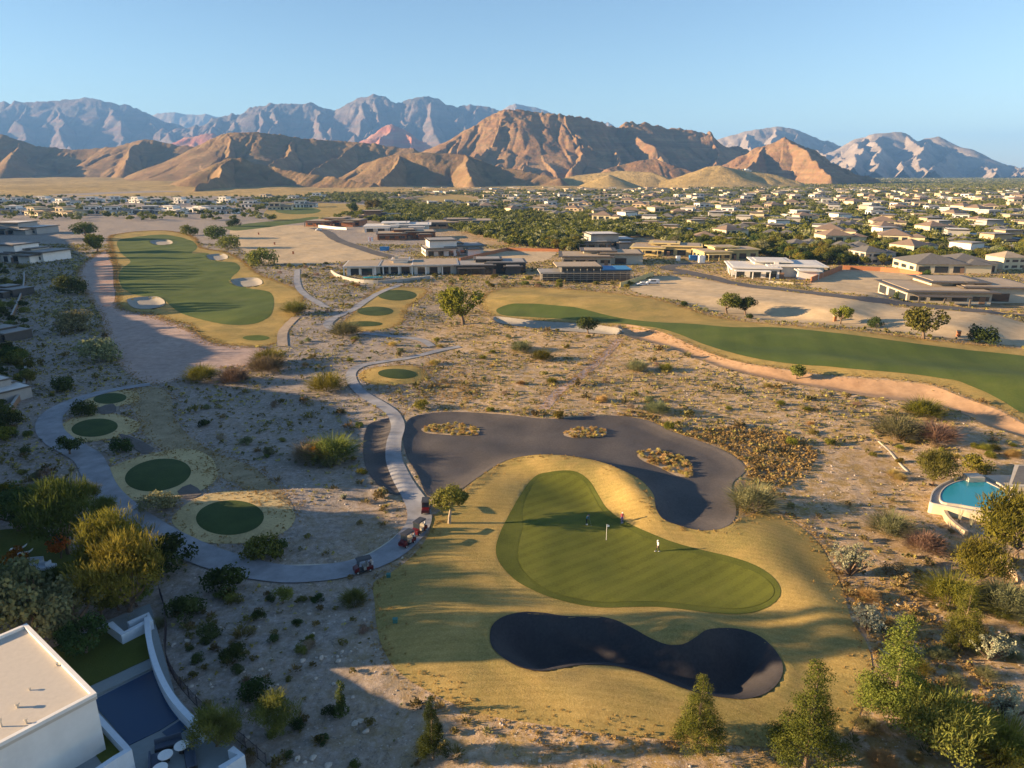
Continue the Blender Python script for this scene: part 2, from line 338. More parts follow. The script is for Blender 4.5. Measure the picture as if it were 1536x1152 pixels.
region('far_fairway', wpoly([(340,340),(385,334),(430,330),(475,325),(470,331),(430,337),(385,343),(350,346)], 4), 2, 'fair', 4.0)
region('far_rough', wpoly([(615,298),(650,294),(690,294),(720,300),(700,306),(650,306)], 4), 1, 'rough', 5.0)
region('red_earth', wpoly([(140,398),(158,390),(168,398),(170,425),(172,450),(160,462),(148,448),(150,425)], 4), 2, 'redearth', 1.6)
# lots and roads
region('building_lot', wpoly([(345,341),(440,338),(478,340),(492,352),(520,366),(565,380),(575,388),(520,392),(450,398),(395,392),(360,372)], 2), 1, 'lot', 3.0)
region('building_lot', wpoly([(985,415),(1040,417),(1100,428),(1250,446),(1400,465),(1600,492),(1600,535),(1536,520),(1400,505),(1250,488),(1150,480),(1080,470),(1020,452),(960,440),(945,430)], 2), 1, 'lot', 3.0)
region('building_lot', wpoly([(1215,432),(1235,415),(1262,404),(1320,402),(1385,412),(1370,428),(1352,446),(1300,443)], 2), 1, 'lot', 3.0)
region('building_lot', wpoly([(690,384),(730,374),(800,374),(835,378),(815,392),(760,394),(700,394)], 2), 1, 'lot', 3.0)
region('road', ribbon([(470,342),(490,348),(505,359),(540,372),(585,385),(640,392),(660,394)], 8.5, 5), 3, 'road', 2.5)
region('road', ribbon([(1600,480),(1480,468),(1400,460),(1300,449),(1250,443),(1180,435),(1120,428),(1075,419),(1030,408),(1000,402),(1030,396),(1060,394)], 8.0, 5), 3, 'road', 2.5)
region('road', ribbon([(1075,419),(1040,411),(1010,411)], 9, 4), 4, 'road', 2.5)
region('service_path', ribbon([(600,428),(572,438),(548,452),(528,466),(500,478),(492,488),(505,496)], 3.2, 5), 4, 'path', 1.5)
region('service_path', ribbon([(446,404),(446,425),(455,440),(480,456),(490,462)], 3.0, 5), 4, 'path', 1.5)
region('service_path', ribbon([(444,476),(425,497),(424,520)], 3.0, 5), 4, 'tanpath', 1.5)
region('service_path', ribbon([(545,500),(590,505),(630,510),(648,520)], 2.6, 5), 4, 'path', 1.5)
region('dirt_trail', ribbon([(930,508),(905,535),(870,565),(835,590),(815,615)], 2.4, 5), 1, 'wash', 1.2)
for q in ([(148,612),(170,606),(174,618),(152,622)], [(178,652),(196,655),(232,674),(214,681),(196,668)], [(266,738),(286,727),(303,741),(281,749)]):
    region('gravel_pad', wpoly(q, 2), 3, 'pad', .8)

def feature_height(x, y, sd, r):
    if not r['depth']: return 0
    return -r['depth'] * sstep(0, r['width'], sd) + .22 * sstep(-2.2, -.2, sd) * (sd < 0) + .22 * (sd >= 0) * sstep(1.2, 0, sd)
def HT(x, y, level=0, me=None):
    """height of the surface of a level; lower sheets dip under higher ones"""
    x = np.asarray(x, float).ravel(); y = np.asarray(y, float).ravel()
    h = H0(x, y)
    for r in REG:
        pad = 3.0 if r['depth'] else .1
        sd = near_sdf(r['poly'], x, y, pad)
        if r['depth']: h = h + feature_height(x, y, sd, r)
        if r['level'] > level and r is not me:
            h = h - .3 * sstep(.5 * r['res'], 2.2 * r['res'], sd)
    return h + (.035 * level if level else 0)
def gz(x, y):
    h = float(HT(np.array([x]), np.array([y]), -1)[0]) if False else float(H0(np.array([x]), np.array([y]))[0])
    for r in REG:
        if r['depth']:
            sd = near_sdf(r['poly'], np.array([x]), np.array([y]), 3.0); h += float(np.atleast_1d(feature_height(x, y, sd, r))[0])
    return h
def at(px, py):
    x, y = hit(px, py); return x, y, gz(x, y)
def ground_z(x, y):
    x = np.asarray(x, float); y = np.asarray(y, float); h = H0(x, y)
    for r in REG:
        if r['depth']:
            sd = near_sdf(r['poly'], x, y, 3.0); h = h + feature_height(x, y, sd, r)
    return h
# ------------------------------------------------------------------ materials used by the setting
M = {}
def desert():
    m, nt = new_mat('desert_soil'); p = pos(nt)
    a = ramp(nt, noise(nt, p, .045, 6, .65), [(.32, (.27, .18, .095)), (.5, (.45, .32, .19)), (.7, (.60, .45, .29))])
    b = mixc(nt, .6, a, ramp(nt, noise(nt, p, 1.0, 7, .75), [(.3, (.20, .145, .10)), (.5, (.44, .33, .23)), (.68, (.68, .55, .42))]))
    c = mixc(nt, ramp(nt, noise(nt, p, .33, 6, .8, .5), [(.46, (0, 0, 0)), (.56, (.85, .85, .85))]), b, (.34, .23, .08))
    c = mixc(nt, ramp(nt, noise(nt, p, .9, 7, .85, .8), [(.53, (0, 0, 0)), (.60, (.8, .8, .8))]), c, (.15, .105, .05))
    v = nd(nt, 'ShaderNodeTexVoronoi'); v.inputs['Scale'].default_value = 1.9; nt.links.new(p, v.inputs['Vector'])
    c = mixc(nt, ramp(nt, v.outputs['Distance'], [(.08, (.8, .8, .8)), (.2, (0, 0, 0))]), c, (.62, .55, .47))
    # grey gravel tone west of the cart path, darkened and blued to put shade in; golden soil east
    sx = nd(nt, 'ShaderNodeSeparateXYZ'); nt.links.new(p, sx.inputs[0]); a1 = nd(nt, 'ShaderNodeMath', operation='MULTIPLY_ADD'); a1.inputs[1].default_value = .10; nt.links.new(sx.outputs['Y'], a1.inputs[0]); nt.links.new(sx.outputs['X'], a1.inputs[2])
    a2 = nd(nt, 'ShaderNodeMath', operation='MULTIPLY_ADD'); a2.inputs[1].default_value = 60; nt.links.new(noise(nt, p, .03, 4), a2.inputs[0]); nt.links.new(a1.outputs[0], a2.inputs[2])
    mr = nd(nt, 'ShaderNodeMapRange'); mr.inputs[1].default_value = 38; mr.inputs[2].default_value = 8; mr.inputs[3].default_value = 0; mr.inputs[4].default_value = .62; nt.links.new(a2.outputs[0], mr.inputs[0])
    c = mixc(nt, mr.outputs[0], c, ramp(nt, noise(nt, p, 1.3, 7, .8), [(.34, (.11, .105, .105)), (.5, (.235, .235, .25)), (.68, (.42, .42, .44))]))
    finish(nt, c, .95, noise(nt, p, 1.8, 7, .8), .7, .35, .1); return m
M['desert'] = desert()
M['wash'] = soil_mat('wash_sand', (.33, .245, .21), (.41, .31, .265), (.48, .37, .31), .05, .5, .3, .15)
M['redearth'] = None
def redearth():
    m, nt = new_mat('red_earth'); p = pos(nt, (1, .6, 1), R(30))
    c = mixc(nt, ramp(nt, noise(nt, p, .16, 6, .75, .6), [(.46, (0, 0, 0)), (.60, (1, 1, 1))]), (.46, .335, .265), (.42, .20, .14)); n = noise(nt, pos(nt), .6, 6, .75)
    c = mixc(nt, .4, c, ramp(nt, n, [(.3, (.28, .19, .14)), (.7, (.60, .44, .34))])); finish(nt, c, .95, n, .3, .15, .1); return m
M['redearth'] = redearth()
M['bare'] = soil_mat('bare_sand', (.38, .29, .19), (.44, .34, .22), (.50, .39, .26), .06, .9, .35, .15)
M['lot'] = soil_mat('graded_lot', (.42, .32, .20), (.49, .38, .24), (.56, .44, .29), .03, .25, .2, .15)
M['redsand'] = soil_mat('orange_sand', (.36, .21, .12), (.45, .29, .17), (.50, .35, .22), .05, .4, .3, .2)
M['palesand'] = soil_mat('pale_sand', (.29, .265, .225), (.35, .32, .27), (.40, .36, .30), .1, 2, .1, .05)
M['path'] = plain_mat('concrete_path', (.25, .255, .275), .85, .25, .35)
M['tanpath'] = plain_mat('gravel_path', (.36, .28, .2), .9, .2, .5)
M['road'] = plain_mat('asphalt', (.085, .08, .078), .9, .15, .1)
M['pad'] = soil_mat('gravel_pad', (.10, .09, .085), (.14, .125, .115), (.18, .16, .15), .4, 3)
def rough():
    m, nt = new_mat('dormant_grass'); p = pos(nt)
    c = ramp(nt, noise(nt, p, .10, 6, .7, .8), [(.28, (.17, .135, .045)), (.42, (.30, .215, .07)), (.56, (.43, .295, .095)), (.72, (.52, .37, .14))])
    c = mixc(nt, ramp(nt, noise(nt, p, .055, 5, .7, 1.2), [(.45, (0, 0, 0)), (.60, (.85, .85, .85))]), c, (.17, .16, .05))
    c = mixc(nt, ramp(nt, noise(nt, p, .45, 5, .75), [(.5, (0, 0, 0)), (.66, (.6, .6, .6))]), c, (.24, .165, .065))
    w = nd(nt, 'ShaderNodeTexWave', wave_type='RINGS', rings_direction='Z'); w.inputs['Scale'].default_value = .32; w.inputs['Distortion'].default_value = 5; w.inputs['Detail Scale'].default_value = .15
    nt.links.new(pos(nt, (1, 1, 0)), w.inputs['Vector']); c = mixc(nt, .10, c, ramp(nt, w.outputs['Fac'], [(.3, (.18, .13, .04)), (.7, (.6, .45, .18))]))
    n2 = noise(nt, p, 4.5, 5, .85); c = mixc(nt, .4, c, ramp(nt, n2, [(.32, (.14, .10, .03)), (.5, (.36, .26, .085)), (.68, (.68, .52, .22))]))
    finish(nt, c, .95, n2, .6, .16, .1); return m
M['rough'] = rough()
M['tanrough'] = grass_mat('thin_dormant_grass', (.30, .235, .115), (.44, .345, .175), (.54, .43, .23), .12, None, 3.5, .4)
M['collar'] = grass_mat('collar_grass', (.062, .074, .013), (.085, .098, .017), (.115, .125, .025), .2, None, 5, .4)
M['green'] = grass_mat('putting_grass', (.075, .082, .013), (.10, .11, .018), (.14, .14, .028), .12, (.16, R(55), .22), 4, .2)
M['tee'] = grass_mat('tee_grass', (.03, .05, .016), (.042, .066, .019), (.056, .085, .026), .3, None, 5, .3)
M['fair'] = grass_mat('fairway_grass', (.055, .085, .018), (.075, .105, .022), (.115, .135, .032), .06, (.035, R(15), .12), 2.5, .25)
def darksand():
    m, nt = new_mat('dark_sand')
    p = pos(nt); n = noise(nt, p, .12, 5)
    w = nd(nt, 'ShaderNodeTexWave', wave_type='RINGS', rings_direction='Z'); w.inputs['Scale'].default_value = .75; w.inputs['Distortion'].default_value = 11
    w.inputs['Detail'].default_value = 2; w.inputs['Detail Scale'].default_value = .22
    mp = pos(nt, (.35, 1, 0)); nt.links.new(mp, w.inputs['Vector'])
    n2 = noise(nt, p, 3, 5, .7)
    c = ramp(nt, n, [(.3, (.055, .056, .061)), (.55, (.085, .083, .088)), (.75, (.12, .115, .116))])
    c = mixc(nt, .16, c, ramp(nt, w.outputs['Fac'], [(.2, (.06, .05, .047)), (.8, (.2, .165, .145))]))
    c = mixc(nt, .3, c, ramp(nt, n2, [(.3, (.05, .043, .04)), (.7, (.2, .17, .15))]))
    b = nd(nt, 'ShaderNodeMath', operation='MULTIPLY_ADD'); b.inputs[1].default_value = .8
    nt.links.new(w.outputs['Fac'], b.inputs[0]); nt.links.new(n2, b.inputs[2])
    finish(nt, c, .95, b.outputs[0], .6, .1, .1); return m
M['darksand'] = darksand()
M['thin'] = grass_mat('thin_grass', (.16, .13, .075), (.27, .215, .13), (.40, .33, .22), .25, None, 2.2, .6)
M['shadesand'] = soil_mat('shaded_dark_sand', (.03, .03, .037), (.052, .049, .053), (.09, .078, .076), .12, 3.0, .25, .06)  # same dark sand, darkened further to put the bunker's shade into its colour

# rock colour for the mountains: banded by height, scattered scrub
def rock_mat(name, low, mid, high, band=None, sc=1.0, scrub=None):
    m, nt = new_mat(name); p = pos(nt, (.004 * sc, .004 * sc, .012 * sc))
    n = noise(nt, p, 1.0, 8, .65, .3)
    c = ramp(nt, n, [(.3, low), (.5, mid), (.7, high)])
    if band:
        n3 = noise(nt, pos(nt, (.0006 * sc, .0006 * sc, .03 * sc)), 1.0, 4, .6)
        c = mixc(nt, ramp(nt, n3, [(.45, (0, 0, 0)), (.6, (.8, .8, .8))]), c, band)
    if scrub:
        n4 = noise(nt, pos(nt, (.03, .03, .03)), 1.0, 6, .8)
        c = mixc(nt, ramp(nt, n4, [(.48, (0, 0, 0)), (.6, (.75, .75, .75))]), c, scrub)
    finish(nt, c, 1.0, noise(nt, pos(nt, (.02 * sc,) * 3), 1.0, 8, .75), .8, 14 / sc, .05); return m
M['rk_mid'] = rock_mat('mesa_rock', (.20, .11, .058), (.28, .17, .088), (.35, .235, .13), (.20, .115, .068), 1.2, (.19, .145, .075))
M['rk_hill'] = rock_mat('hill_rock', (.16, .10, .055), (.23, .15, .08), (.30, .205, .11), None, 2, (.17, .135, .065))
M['rk_plain'] = rock_mat('desert_plain', (.30, .22, .09), (.40, .29, .12), (.46, .34, .16), None, 1, (.24, .18, .07))
M['rk_far'] = rock_mat('far_rock', (.08, .075, .08), (.13, .115, .115), (.22, .18, .17), (.17, .12, .11), .5)
M['rk_red'] = rock_mat('red_rock', (.28, .13, .09), (.36, .18, .13), (.40, .27, .21), (.36, .14, .10), .8)
M['rk_pale'] = rock_mat('pale_rock', (.17, .145, .13), (.26, .22, .19), (.35, .30, .26), None, .7)

# ------------------------------------------------------------------ terrain sheet
def build_ground():
    rows = list(np.exp(np.linspace(math.log(30), math.log(1500), 700)))
    rows += list(np.exp(np.linspace(math.log(1500), math.log(26000), 90)))[1:]
    rows = [-60, -20, 5, 18] + rows
    Y = np.array(rows); u = np.concatenate([np.linspace(-1.9, -1.0, 60)[:-1], np.linspace(-1.0, .95, 420), np.linspace(.95, 1.7, 25)[1:]])
    w = np.maximum(Y, 40) + 12
    X = w[:, None] * u[None, :] * 1.0; YY = np.repeat(Y[:, None], len(u), 1)
    x = X.ravel(); y = YY.ravel()
    z = HT(x, y, 0)
    # pebble and hummock relief of the open desert, none under the sheets
    rel = .10 * fbm(x / 3.1, y / 3.1, 3) * sstep(420, 120, y)
    for r in REG:
        sd = near_sdf(r['poly'], x, y, 1.5); rel = rel * sstep(-.2, -1.5, sd)
    z = z + rel
    nr, nc = X.shape; i = np.arange(nr * nc).reshape(nr, nc)
    f = np.stack([i[:-1, :-1], i[:-1, 1:], i[1:, 1:], i[1:, :-1]], -1).reshape(-1, 4)
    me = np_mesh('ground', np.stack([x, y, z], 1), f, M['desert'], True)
    link('ground', me, kind='structure', label='sandy desert ground of the whole valley')
build_ground()

def build_region(r):
    P = r['poly']; res = r['res']
    # resample boundary
    out = []
    for a, b in zip(P, np.roll(P, -1, 0)):
        n = max(1, int(np.linalg.norm(b - a) / (res * .8))); out += [a + (b - a) * k / n for k in range(n)]
    B = np.array(out)
    keep = [0]
    for k in range(1, len(B)):
        if np.linalg.norm(B[k] - B[keep[-1]]) > res * .3: keep.append(k)
    B = B[keep]; nb = len(B)
    lo = B.min(0); hi = B.max(0); area = (hi[0] - lo[0]) * (hi[1] - lo[1]); step = max(res, math.sqrt(area / 60000))
    gx, gy = np.meshgrid(np.arange(lo[0], hi[0], step), np.arange(lo[1], hi[1], step)); gx = gx.ravel() + .013; gy = gy.ravel() + .017
    gx[::2] += 0
    sd = sdf(B, gx, gy); m = sd > res * .45
    pts = np.concatenate([B, np.stack([gx[m], gy[m]], 1)])
    vs, es, fs, *_ = delaunay_2d_cdt([Vector(p) for p in pts], [], [list(range(nb))], 1, 1e-5)
    v = np.array([(a.x, a.y) for a in vs]); f = np.array([t[:3] for t in fs if len(t) >= 3])
    z = HT(v[:, 0], v[:, 1], r['level'], r)
    # orientation up
    a, b, c = v[f[:, 0]], v[f[:, 1]], v[f[:, 2]]; cr = (b[:, 0] - a[:, 0]) * (c[:, 1] - a[:, 1]) - (b[:, 1] - a[:, 1]) * (c[:, 0] - a[:, 0])
    f[cr < 0] = f[cr < 0][:, ::-1]
    me = np_mesh(r['name'], np.column_stack([v, z]), f, M[r['mat']], True)
    link(r['name'], me, kind='structure')
for r in REG: build_region(r)

# ------------------------------------------------------------------ mountains
def seg_field(x, y, lines, wf, p):
    h = np.full(x.shape, -40.0); S = np.zeros(x.shape); D = np.zeros(x.shape); off = 0.0
    for ln in lines:
        W = ln[0]; pts = ln[1]; acc = off; off += 7777.7
        for (a, b) in zip(pts[:-1], pts[1:]):
            ex, ey = b[0] - a[0], b[1] - a[1]; le = math.hypot(ex, ey) + 1e-6
            tr = ((x - a[0]) * ex + (y - a[1]) * ey) / le ** 2; t = np.clip(tr, 0, 1)
            d = np.hypot(x - a[0] - ex * t, y - a[1] - ey * t); zz = a[2] + (b[2] - a[2]) * t
            ww = np.maximum(zz * W * wf, 30.0)
            hh = (zz + 25) * np.maximum(0, 1 - d / ww) ** p - 25
            m = hh > h; h = np.where(m, hh, h); S = np.where(m, acc + np.clip(tr, -.5, 1.5) * le, S); D = np.where(m, d, D); acc += le
    return h, S, D
def mountain(name, label, lines, mat, ubounds, ybounds, nx, ny, wf=2.6, p=1.45, rough=.3, wl=260., warp=60., seed=0, crag=0.0):
    L = [(w, [sky_point(*q) for q in pts]) for w, pts in lines]
    Y = np.exp(np.linspace(math.log(ybounds[0]), math.log(ybounds[1]), ny)); u = np.linspace(*ubounds, nx)
    X = Y[:, None] * u[None, :]; YY = np.repeat(Y[:, None], nx, 1)
    x = X + warp * .6 * fbm(X / wl + seed, YY / wl, 2); y = YY + warp * .6 * fbm(X / wl - seed, YY / wl + 31, 2)
    h, S, D = seg_field(x, y, L, wf, p)
    mx = max(q[2] for _, l in L for q in l)
    q = np.clip((h + 22) / (mx + 22), 0, 1); mid = np.sin(PI * np.clip(q, 0, 1) ** .75) ** .8
    def rib(s, d, k): return np.abs(pnoise(s + .35 * fbm(X / (wl * .8), YY / (wl * .8) + k, 2), d + k)) * 2
    gul = rib(S / (wl * .75), D / (wl * 4), seed) * .55 + rib(S / (wl * .33), D / (wl * 1.6), seed + 9) * .3 + rib(S / (wl * .15), D / (wl * .6), seed + 19) * .15
    h = h - rough * .33 * mx * (1 - np.clip(gul * 1.3, 0, 1)) * mid
    rg = ridged(X / (wl * 1.3) + seed * 3.1, YY / (wl * 1.3), 6, .5)
    h = h - rough * .26 * mx * (1 - rg) * (.25 + .75 * mid) * np.sqrt(q) + (.06 * rough * mx)*q
    if crag: h = h + crag * .35 * mx * np.abs(fbm(X / (wl * .22), YY / (wl * .22), 4)) * sstep(.6, .85, q)
    z = np.where(h < -14, -14 + (h + 14) * .1, h)
    i = np.arange(ny * nx).reshape(ny, nx)
    f = np.stack([i[:-1, :-1], i[:-1, 1:], i[1:, 1:], i[1:, :-1]], -1).reshape(-1, 4)
    zz = z.ravel(); keep = (zz[f] > -13.5).any(1); f = f[keep]
    used = np.unique(f); mp = np.full(nx * ny, -1); mp[used] = np.arange(len(used)); f = mp[f]
    me = np_mesh(name, np.stack([X.ravel(), YY.ravel(), zz], 1)[used], f, M[mat], True)
    link(name, me, kind='structure', label=label)
def ub(a, b): return ((a - 768) / F, (b - 768) / F)
def L_(D, *pts): return [(a, b, D) for a, b in pts]
# central mesa
mountain('mesa_mountain', 'big craggy brown mesa mountain in the middle of the skyline', [
    (1.0, [(640,236,3500),(672,215,3750),(690,201,3850),(712,183,3950),(735,172,4000),(757,166,4000),(780,166,4000),(800,168,4000),(830,172,4000),(880,177,4050),(905,185,4100),(930,189,4150),(945,185,4150),(985,186,4200),(1024,193,4250),(1045,197,4250),(1065,197,4250),(1080,205,4250),(1110,218,4200),(1140,232,4100),(1175,250,4000)]),
    (.55, [(757,168,4000),(745,195,3800),(722,225,3600),(700,245,3400)]), (.5, [(800,170,4000),(806,200,3800),(800,228,3600),(790,250,3400)]),
    (.5, [(845,174,4000),(860,200,3800),(872,225,3600),(860,250,3350)]), (.5, [(905,187,4080),(905,205,3900),(925,225,3700),(930,250,3450)]),
    (.6, [(940,187,4100),(965,205,3900),(990,222,3750),(1005,240,3600)]), (.5, [(1045,198,4250),(1010,230,4000),(985,238,3800),(950,252,3500)]),
    (.6, [(1065,198,4250),(1085,225,4000),(1060,250,3600)])],
    'rk_mid', ub(600, 1290), (3050, 5400), 560, 330, 2.5, 1.35, .38, 330, 50, 1.3, .10)
mountain('pointed_hill', 'dark pointed brown hill beside the mesa mountain', [
    (1.0, [(1095,240,3500),(1120,230,3500),(1150,217,3500),(1165,211,3480),(1180,206,3460),(1195,214,3450),(1215,223,3430),(1240,234,3400),(1270,246,3380),(1300,258,3350),(1325,268,3300)]),
    (.6, [(1182,208,3460),(1215,232,3200),(1235,250,3000),(1245,262,2900)]), (.6, [(1150,218,3500),(1130,240,3200),(1100,258,3000)])],
    'rk_mid', ub(1010, 1350), (2650, 4300), 300, 220, 2.6, 1.4, .34, 260, 40, 5.2, .06)
mountain('foothill', 'long low golden foothill in front of the mesa mountain', [
    (1.0, [(540,246,2700),(575,236,2700),(600,231,2700),(640,229,2700),(690,231,2700),(705,236,2680),(730,245,2650),(770,252,2600),(805,259,2550),(835,266,2500)]),
    (.6, [(695,232,2700),(700,250,2500),(705,266,2350)]), (.5, [(600,232,2700),(585,255,2450),(570,268,2300)])],
    'rk_hill', ub(470, 870), (2050, 3300), 330, 220, 3.2, 1.4, .24, 190, 35, 2.2, .05)
mountain('foothill', 'broad shaded brown hill with a golden flank near the left', [
    (1.0, [(255,245,3300),(280,228,3350),(305,214,3400),(330,204,3400),(350,200,3400),(380,199,3400),(420,203,3450),(450,208,3450),(500,209,3500),(540,212,3500),(580,216,3500),(620,222,3450),(650,234,3400)]),
    (.45, [(345,201,3400),(345,222,3200),(330,238,3000)]), (.5, [(430,205,3450),(440,225,3250),(400,245,3000)]), (.5, [(540,213,3500),(500,232,3200),(470,250,3000)])],
    'rk_hill', ub(200, 700), (2650, 4200), 380, 240, 3.0, 1.35, .25, 240, 45, 3.1, .08)
mountain('foothill', 'long dark low ridge along the left edge below the blue range', [
    (1.0, [(-120,190,3900),(-60,194,3900),(0,200,3900),(30,208,3900),(70,217,3900),(120,223,3900),(150,222,3900),(180,214,3900),(215,207,3900),(245,210,3900),(280,216,3900),(320,226,3900)]),
    (.5, [(215,208,3900),(190,228,3600),(185,242,3400)]), (.5, [(30,210,3900),(10,235,3500)])],
    'rk_hill', ub(-260, 380), (3150, 4800), 380, 200, 3.4, 1.5, .28, 260, 45, 7.4, .03)
mountain('foothill', 'small craggy hill at the edge of the golden plain', [
    (1.0, [(300,262,2350),(325,246,2400),(342,238,2400),(358,238,2400),(380,245,2400),(410,250,2400),(450,257,2350),(500,264,2300),(560,272,2250)]),
    (.5, [(345,239,2400),(320,262,2150),(300,276,2000)])],
    'rk_hill', ub(230, 620), (1850, 2900), 330, 200, 3.4, 1.3, .30, 150, 30, 4.4, .10)
mountain('foothill', 'low sunlit orange hill with a house on top', [
    (1.0, [(1015,268,2500),(1035,258,2500),(1060,250,2500),(1078,248,2500),(1100,253,2500),(1140,257,2500),(1165,262,2480),(1190,270,2450)])],
    'rk_plain', ub(980, 1230), (2150, 2850), 200, 110, 5, 1.3, .10, 160, 20, 6.4)
mountain('foothill', 'smooth cone shaped grey hill in front of the golden slopes', [
    (1.0, [(905,263,2450),(912,261,2450),(920,264,2450)]), (1.0, [(820,272,2700),(870,262,2750),(930,256,2750),(975,258,2700),(1010,270,2600)])],
    'rk_plain', ub(770, 1060), (2150, 3150), 240, 140, 5, 1.2, .12, 180, 20, 9.4)
mountain('foothill', 'low dark knoll between the mesa and the golden slopes', [
    (1.0, [(915,252,3050),(940,246,3100),(965,240,3100),(985,239,3100),(1010,247,3050),(1040,258,3000)])],
    'rk_mid', ub(870, 1080), (2750, 3500), 200, 120, 3.5, 1.3, .3, 150, 30, 12.4, .05)
def plain():
    nx, ny = 300, 120
    Y = np.exp(np.linspace(math.log(1550), math.log(5200), ny)); u = np.linspace(-1.5, ub(0, 1120)[1], nx)
    X = Y[:, None] * u[None, :]; YY = np.repeat(Y[:, None], nx, 1)
    edge = sstep(ub(0, 1120)[1], ub(0, 560)[1], np.repeat(u[None, :], ny, 0))
    z = edge * (sstep(1550, 5200, YY) ** .8) * 42 + edge * 7 * fbm(X / 400, YY / 400, 5) * sstep(1550, 2000, YY) + .5 - sstep(1700, 1550, YY) * 1.0
    i = np.arange(ny * nx).reshape(ny, nx)
    f = np.stack([i[:-1, :-1], i[:-1, 1:], i[1:, 1:], i[1:, :-1]], -1).reshape(-1, 4)
    link('desert_plain', np_mesh('desert_plain', np.stack([X.ravel(), YY.ravel(), z.ravel()], 1), f, M['rk_plain'], True), kind='structure', label='golden desert plain rising to the hills')
plain()
def far_spurs(sil, D, n, seed, base=256, W=.5, dd=.72):
    r = random.Random(seed); out = []; xs = [s[0] for s in sil]; ys = [s[1] for s in sil]
    for k in range(n):
        px = xs[0] + (xs[-1] - xs[0]) * (k + r.uniform(.2, .8)) / n; py = float(np.interp(px, xs, ys)); pts = [(px, py + 2, D)]
        m = 3; dx = r.uniform(-14, 14)
        for j in range(1, m + 1): pts.append((px + dx * j + r.uniform(-6, 6), py + (base - py) * (j / m) ** 1.15, D * (1 - (1 - dd) * j / m)))
        out.append((W, pts))
    return out
FL = [(-220,165),(-150,150),(-100,160),(-60,153),(0,151),(12,155),(22,151),(40,155),(80,152),(100,149),(118,148),(135,150),(170,156),(200,160),(225,168),(250,178),(275,186),(300,190)]
mountain('blue_mountain', 'broad hazy blue mountain at the far left', [(1.0, L_(12000, *FL))] + far_spurs(FL, 12000, 9, 3), 'rk_far', ub(-300, 420), (8200, 15000), 420, 200, 2.4, 1.25, .30, 900, 200, 1.7, .05)
FM = [(230,190),(262,184),(300,178),(320,172),(350,168),(375,160),(400,155),(415,154),(435,157),(455,155),(470,154),(490,160),(500,163),(515,155),(535,147),(560,144),(580,145),(592,156),(605,152),(632,146),(650,149),(670,155),(700,160),(720,156),(740,160),(752,170),(770,190)]
mountain('blue_mountain', 'long jagged blue and red range behind the foothills', [(1.0, L_(11000, *FM))] + far_spurs(FM, 11000, 15, 5), 'rk_far', ub(180, 830), (7600, 13500), 480, 220, 2.4, 1.25, .34, 800, 180, 2.9, .06)
FN = [(740,180),(752,166),(765,159),(775,156),(800,160),(815,163),(830,168),(850,172),(880,175),(910,180),(930,186),(960,196)]
mountain('blue_mountain', 'pale peak peeping over the mesa mountain', [(1.0, L_(13000, *FN))] + far_spurs(FN, 13000, 5, 6), 'rk_pale', ub(690, 1010), (10500, 14500), 240, 120, 2.0, 1.3, .3, 800, 150, 3.9, .04)
FO = [(215,182),(238,170),(262,168),(285,172),(310,171),(330,176)]
mountain('blue_mountain', 'faint distant ridge in the gap of the blue range', [(1.0, L_(16500, *FO))], 'rk_pale', ub(190, 360), (14500, 18500), 160, 80, 2.0, 1.3, .25, 900, 150, 6.9, .03)
FR_ = [(540,222),(556,206),(568,196),(580,188),(590,187),(600,190),(610,199),(625,206),(645,214),(665,222)]
mountain('red_hill', 'small bright red sandstone hill before the blue range', [(1.0, L_(7600, *FR_)), (.5, [(590,189,7600),(575,205,7200),(560,222,6900)]), (.5, [(605,195,7600),(615,212,7200),(625,226,6900)]),
    (1.0, L_(7900, (275,205), (300,200), (325,203), (350,212)))], 'rk_red', ub(240, 720), (6500, 8600), 300, 120, 2.6, 1.3, .34, 420, 80, 2.4, .06)
FP = [(1060,214),(1085,204),(1110,198),(1130,195),(1150,192),(1165,190),(1190,193),(1215,200),(1240,208),(1262,214),(1285,225),(1310,240)]
mountain('pale_mountain', 'pale sunlit mountain with a blue flank behind the pointed hill', [(1.0, L_(9500, *FP))] + far_spurs(FP, 9500, 6, 8, 258), 'rk_pale', ub(1020, 1360), (7400, 11500), 300, 160, 2.4, 1.3, .28, 600, 120, 4.9, .04)
FQ = [(1240,232),(1258,222),(1272,211),(1290,205),(1310,200),(1345,198),(1365,201),(1385,209),(1400,206),(1410,204),(1425,212),(1440,220),(1460,228),(1490,240),(1520,248),(1570,256)]
mountain('pale_mountain', 'wide pale grey mountain at the far right', [(1.0, L_(8500, *FQ))] + far_spurs(FQ, 8500, 9, 11, 258), 'rk_pale', ub(1190, 1700), (6400, 10500), 360, 190, 2.6, 1.2, .32, 560, 120, 5.9, .04)

# ------------------------------------------------------------------ camera, light, sky, air
cam = bpy.data.cameras.new('camera'); cam.sensor_width = 36; cam.lens = 36 * F / 1536; cam.clip_start = .5; cam.clip_end = 60000
co = bpy.data.objects.new('camera', cam); C.objects.link(co); co.location = (0, 0, CAMZ); co.rotation_euler = (PI / 2 - PITCH, 0, 0)
bpy.context.scene.camera = co
sun = bpy.data.lights.new('sun', 'SUN'); sun.energy = 5.0; sun.angle = R(.5); sun.color = (1.0, .70, .39)
so = bpy.data.objects.new('sun', sun); C.objects.link(so)
ldir = Vector((math.cos(SUN_EL) * math.cos(SUN_TURN), math.cos(SUN_EL) * math.sin(SUN_TURN), -math.sin(SUN_EL)))
so.rotation_euler = ldir.to_track_quat('-Z', 'Y').to_euler(); so.location = (-60, 40, 80)
w = bpy.data.worlds.new('World'); bpy.context.scene.world = w; w.use_nodes = True; nt = w.node_tree
for n in list(nt.nodes): nt.nodes.remove(n)
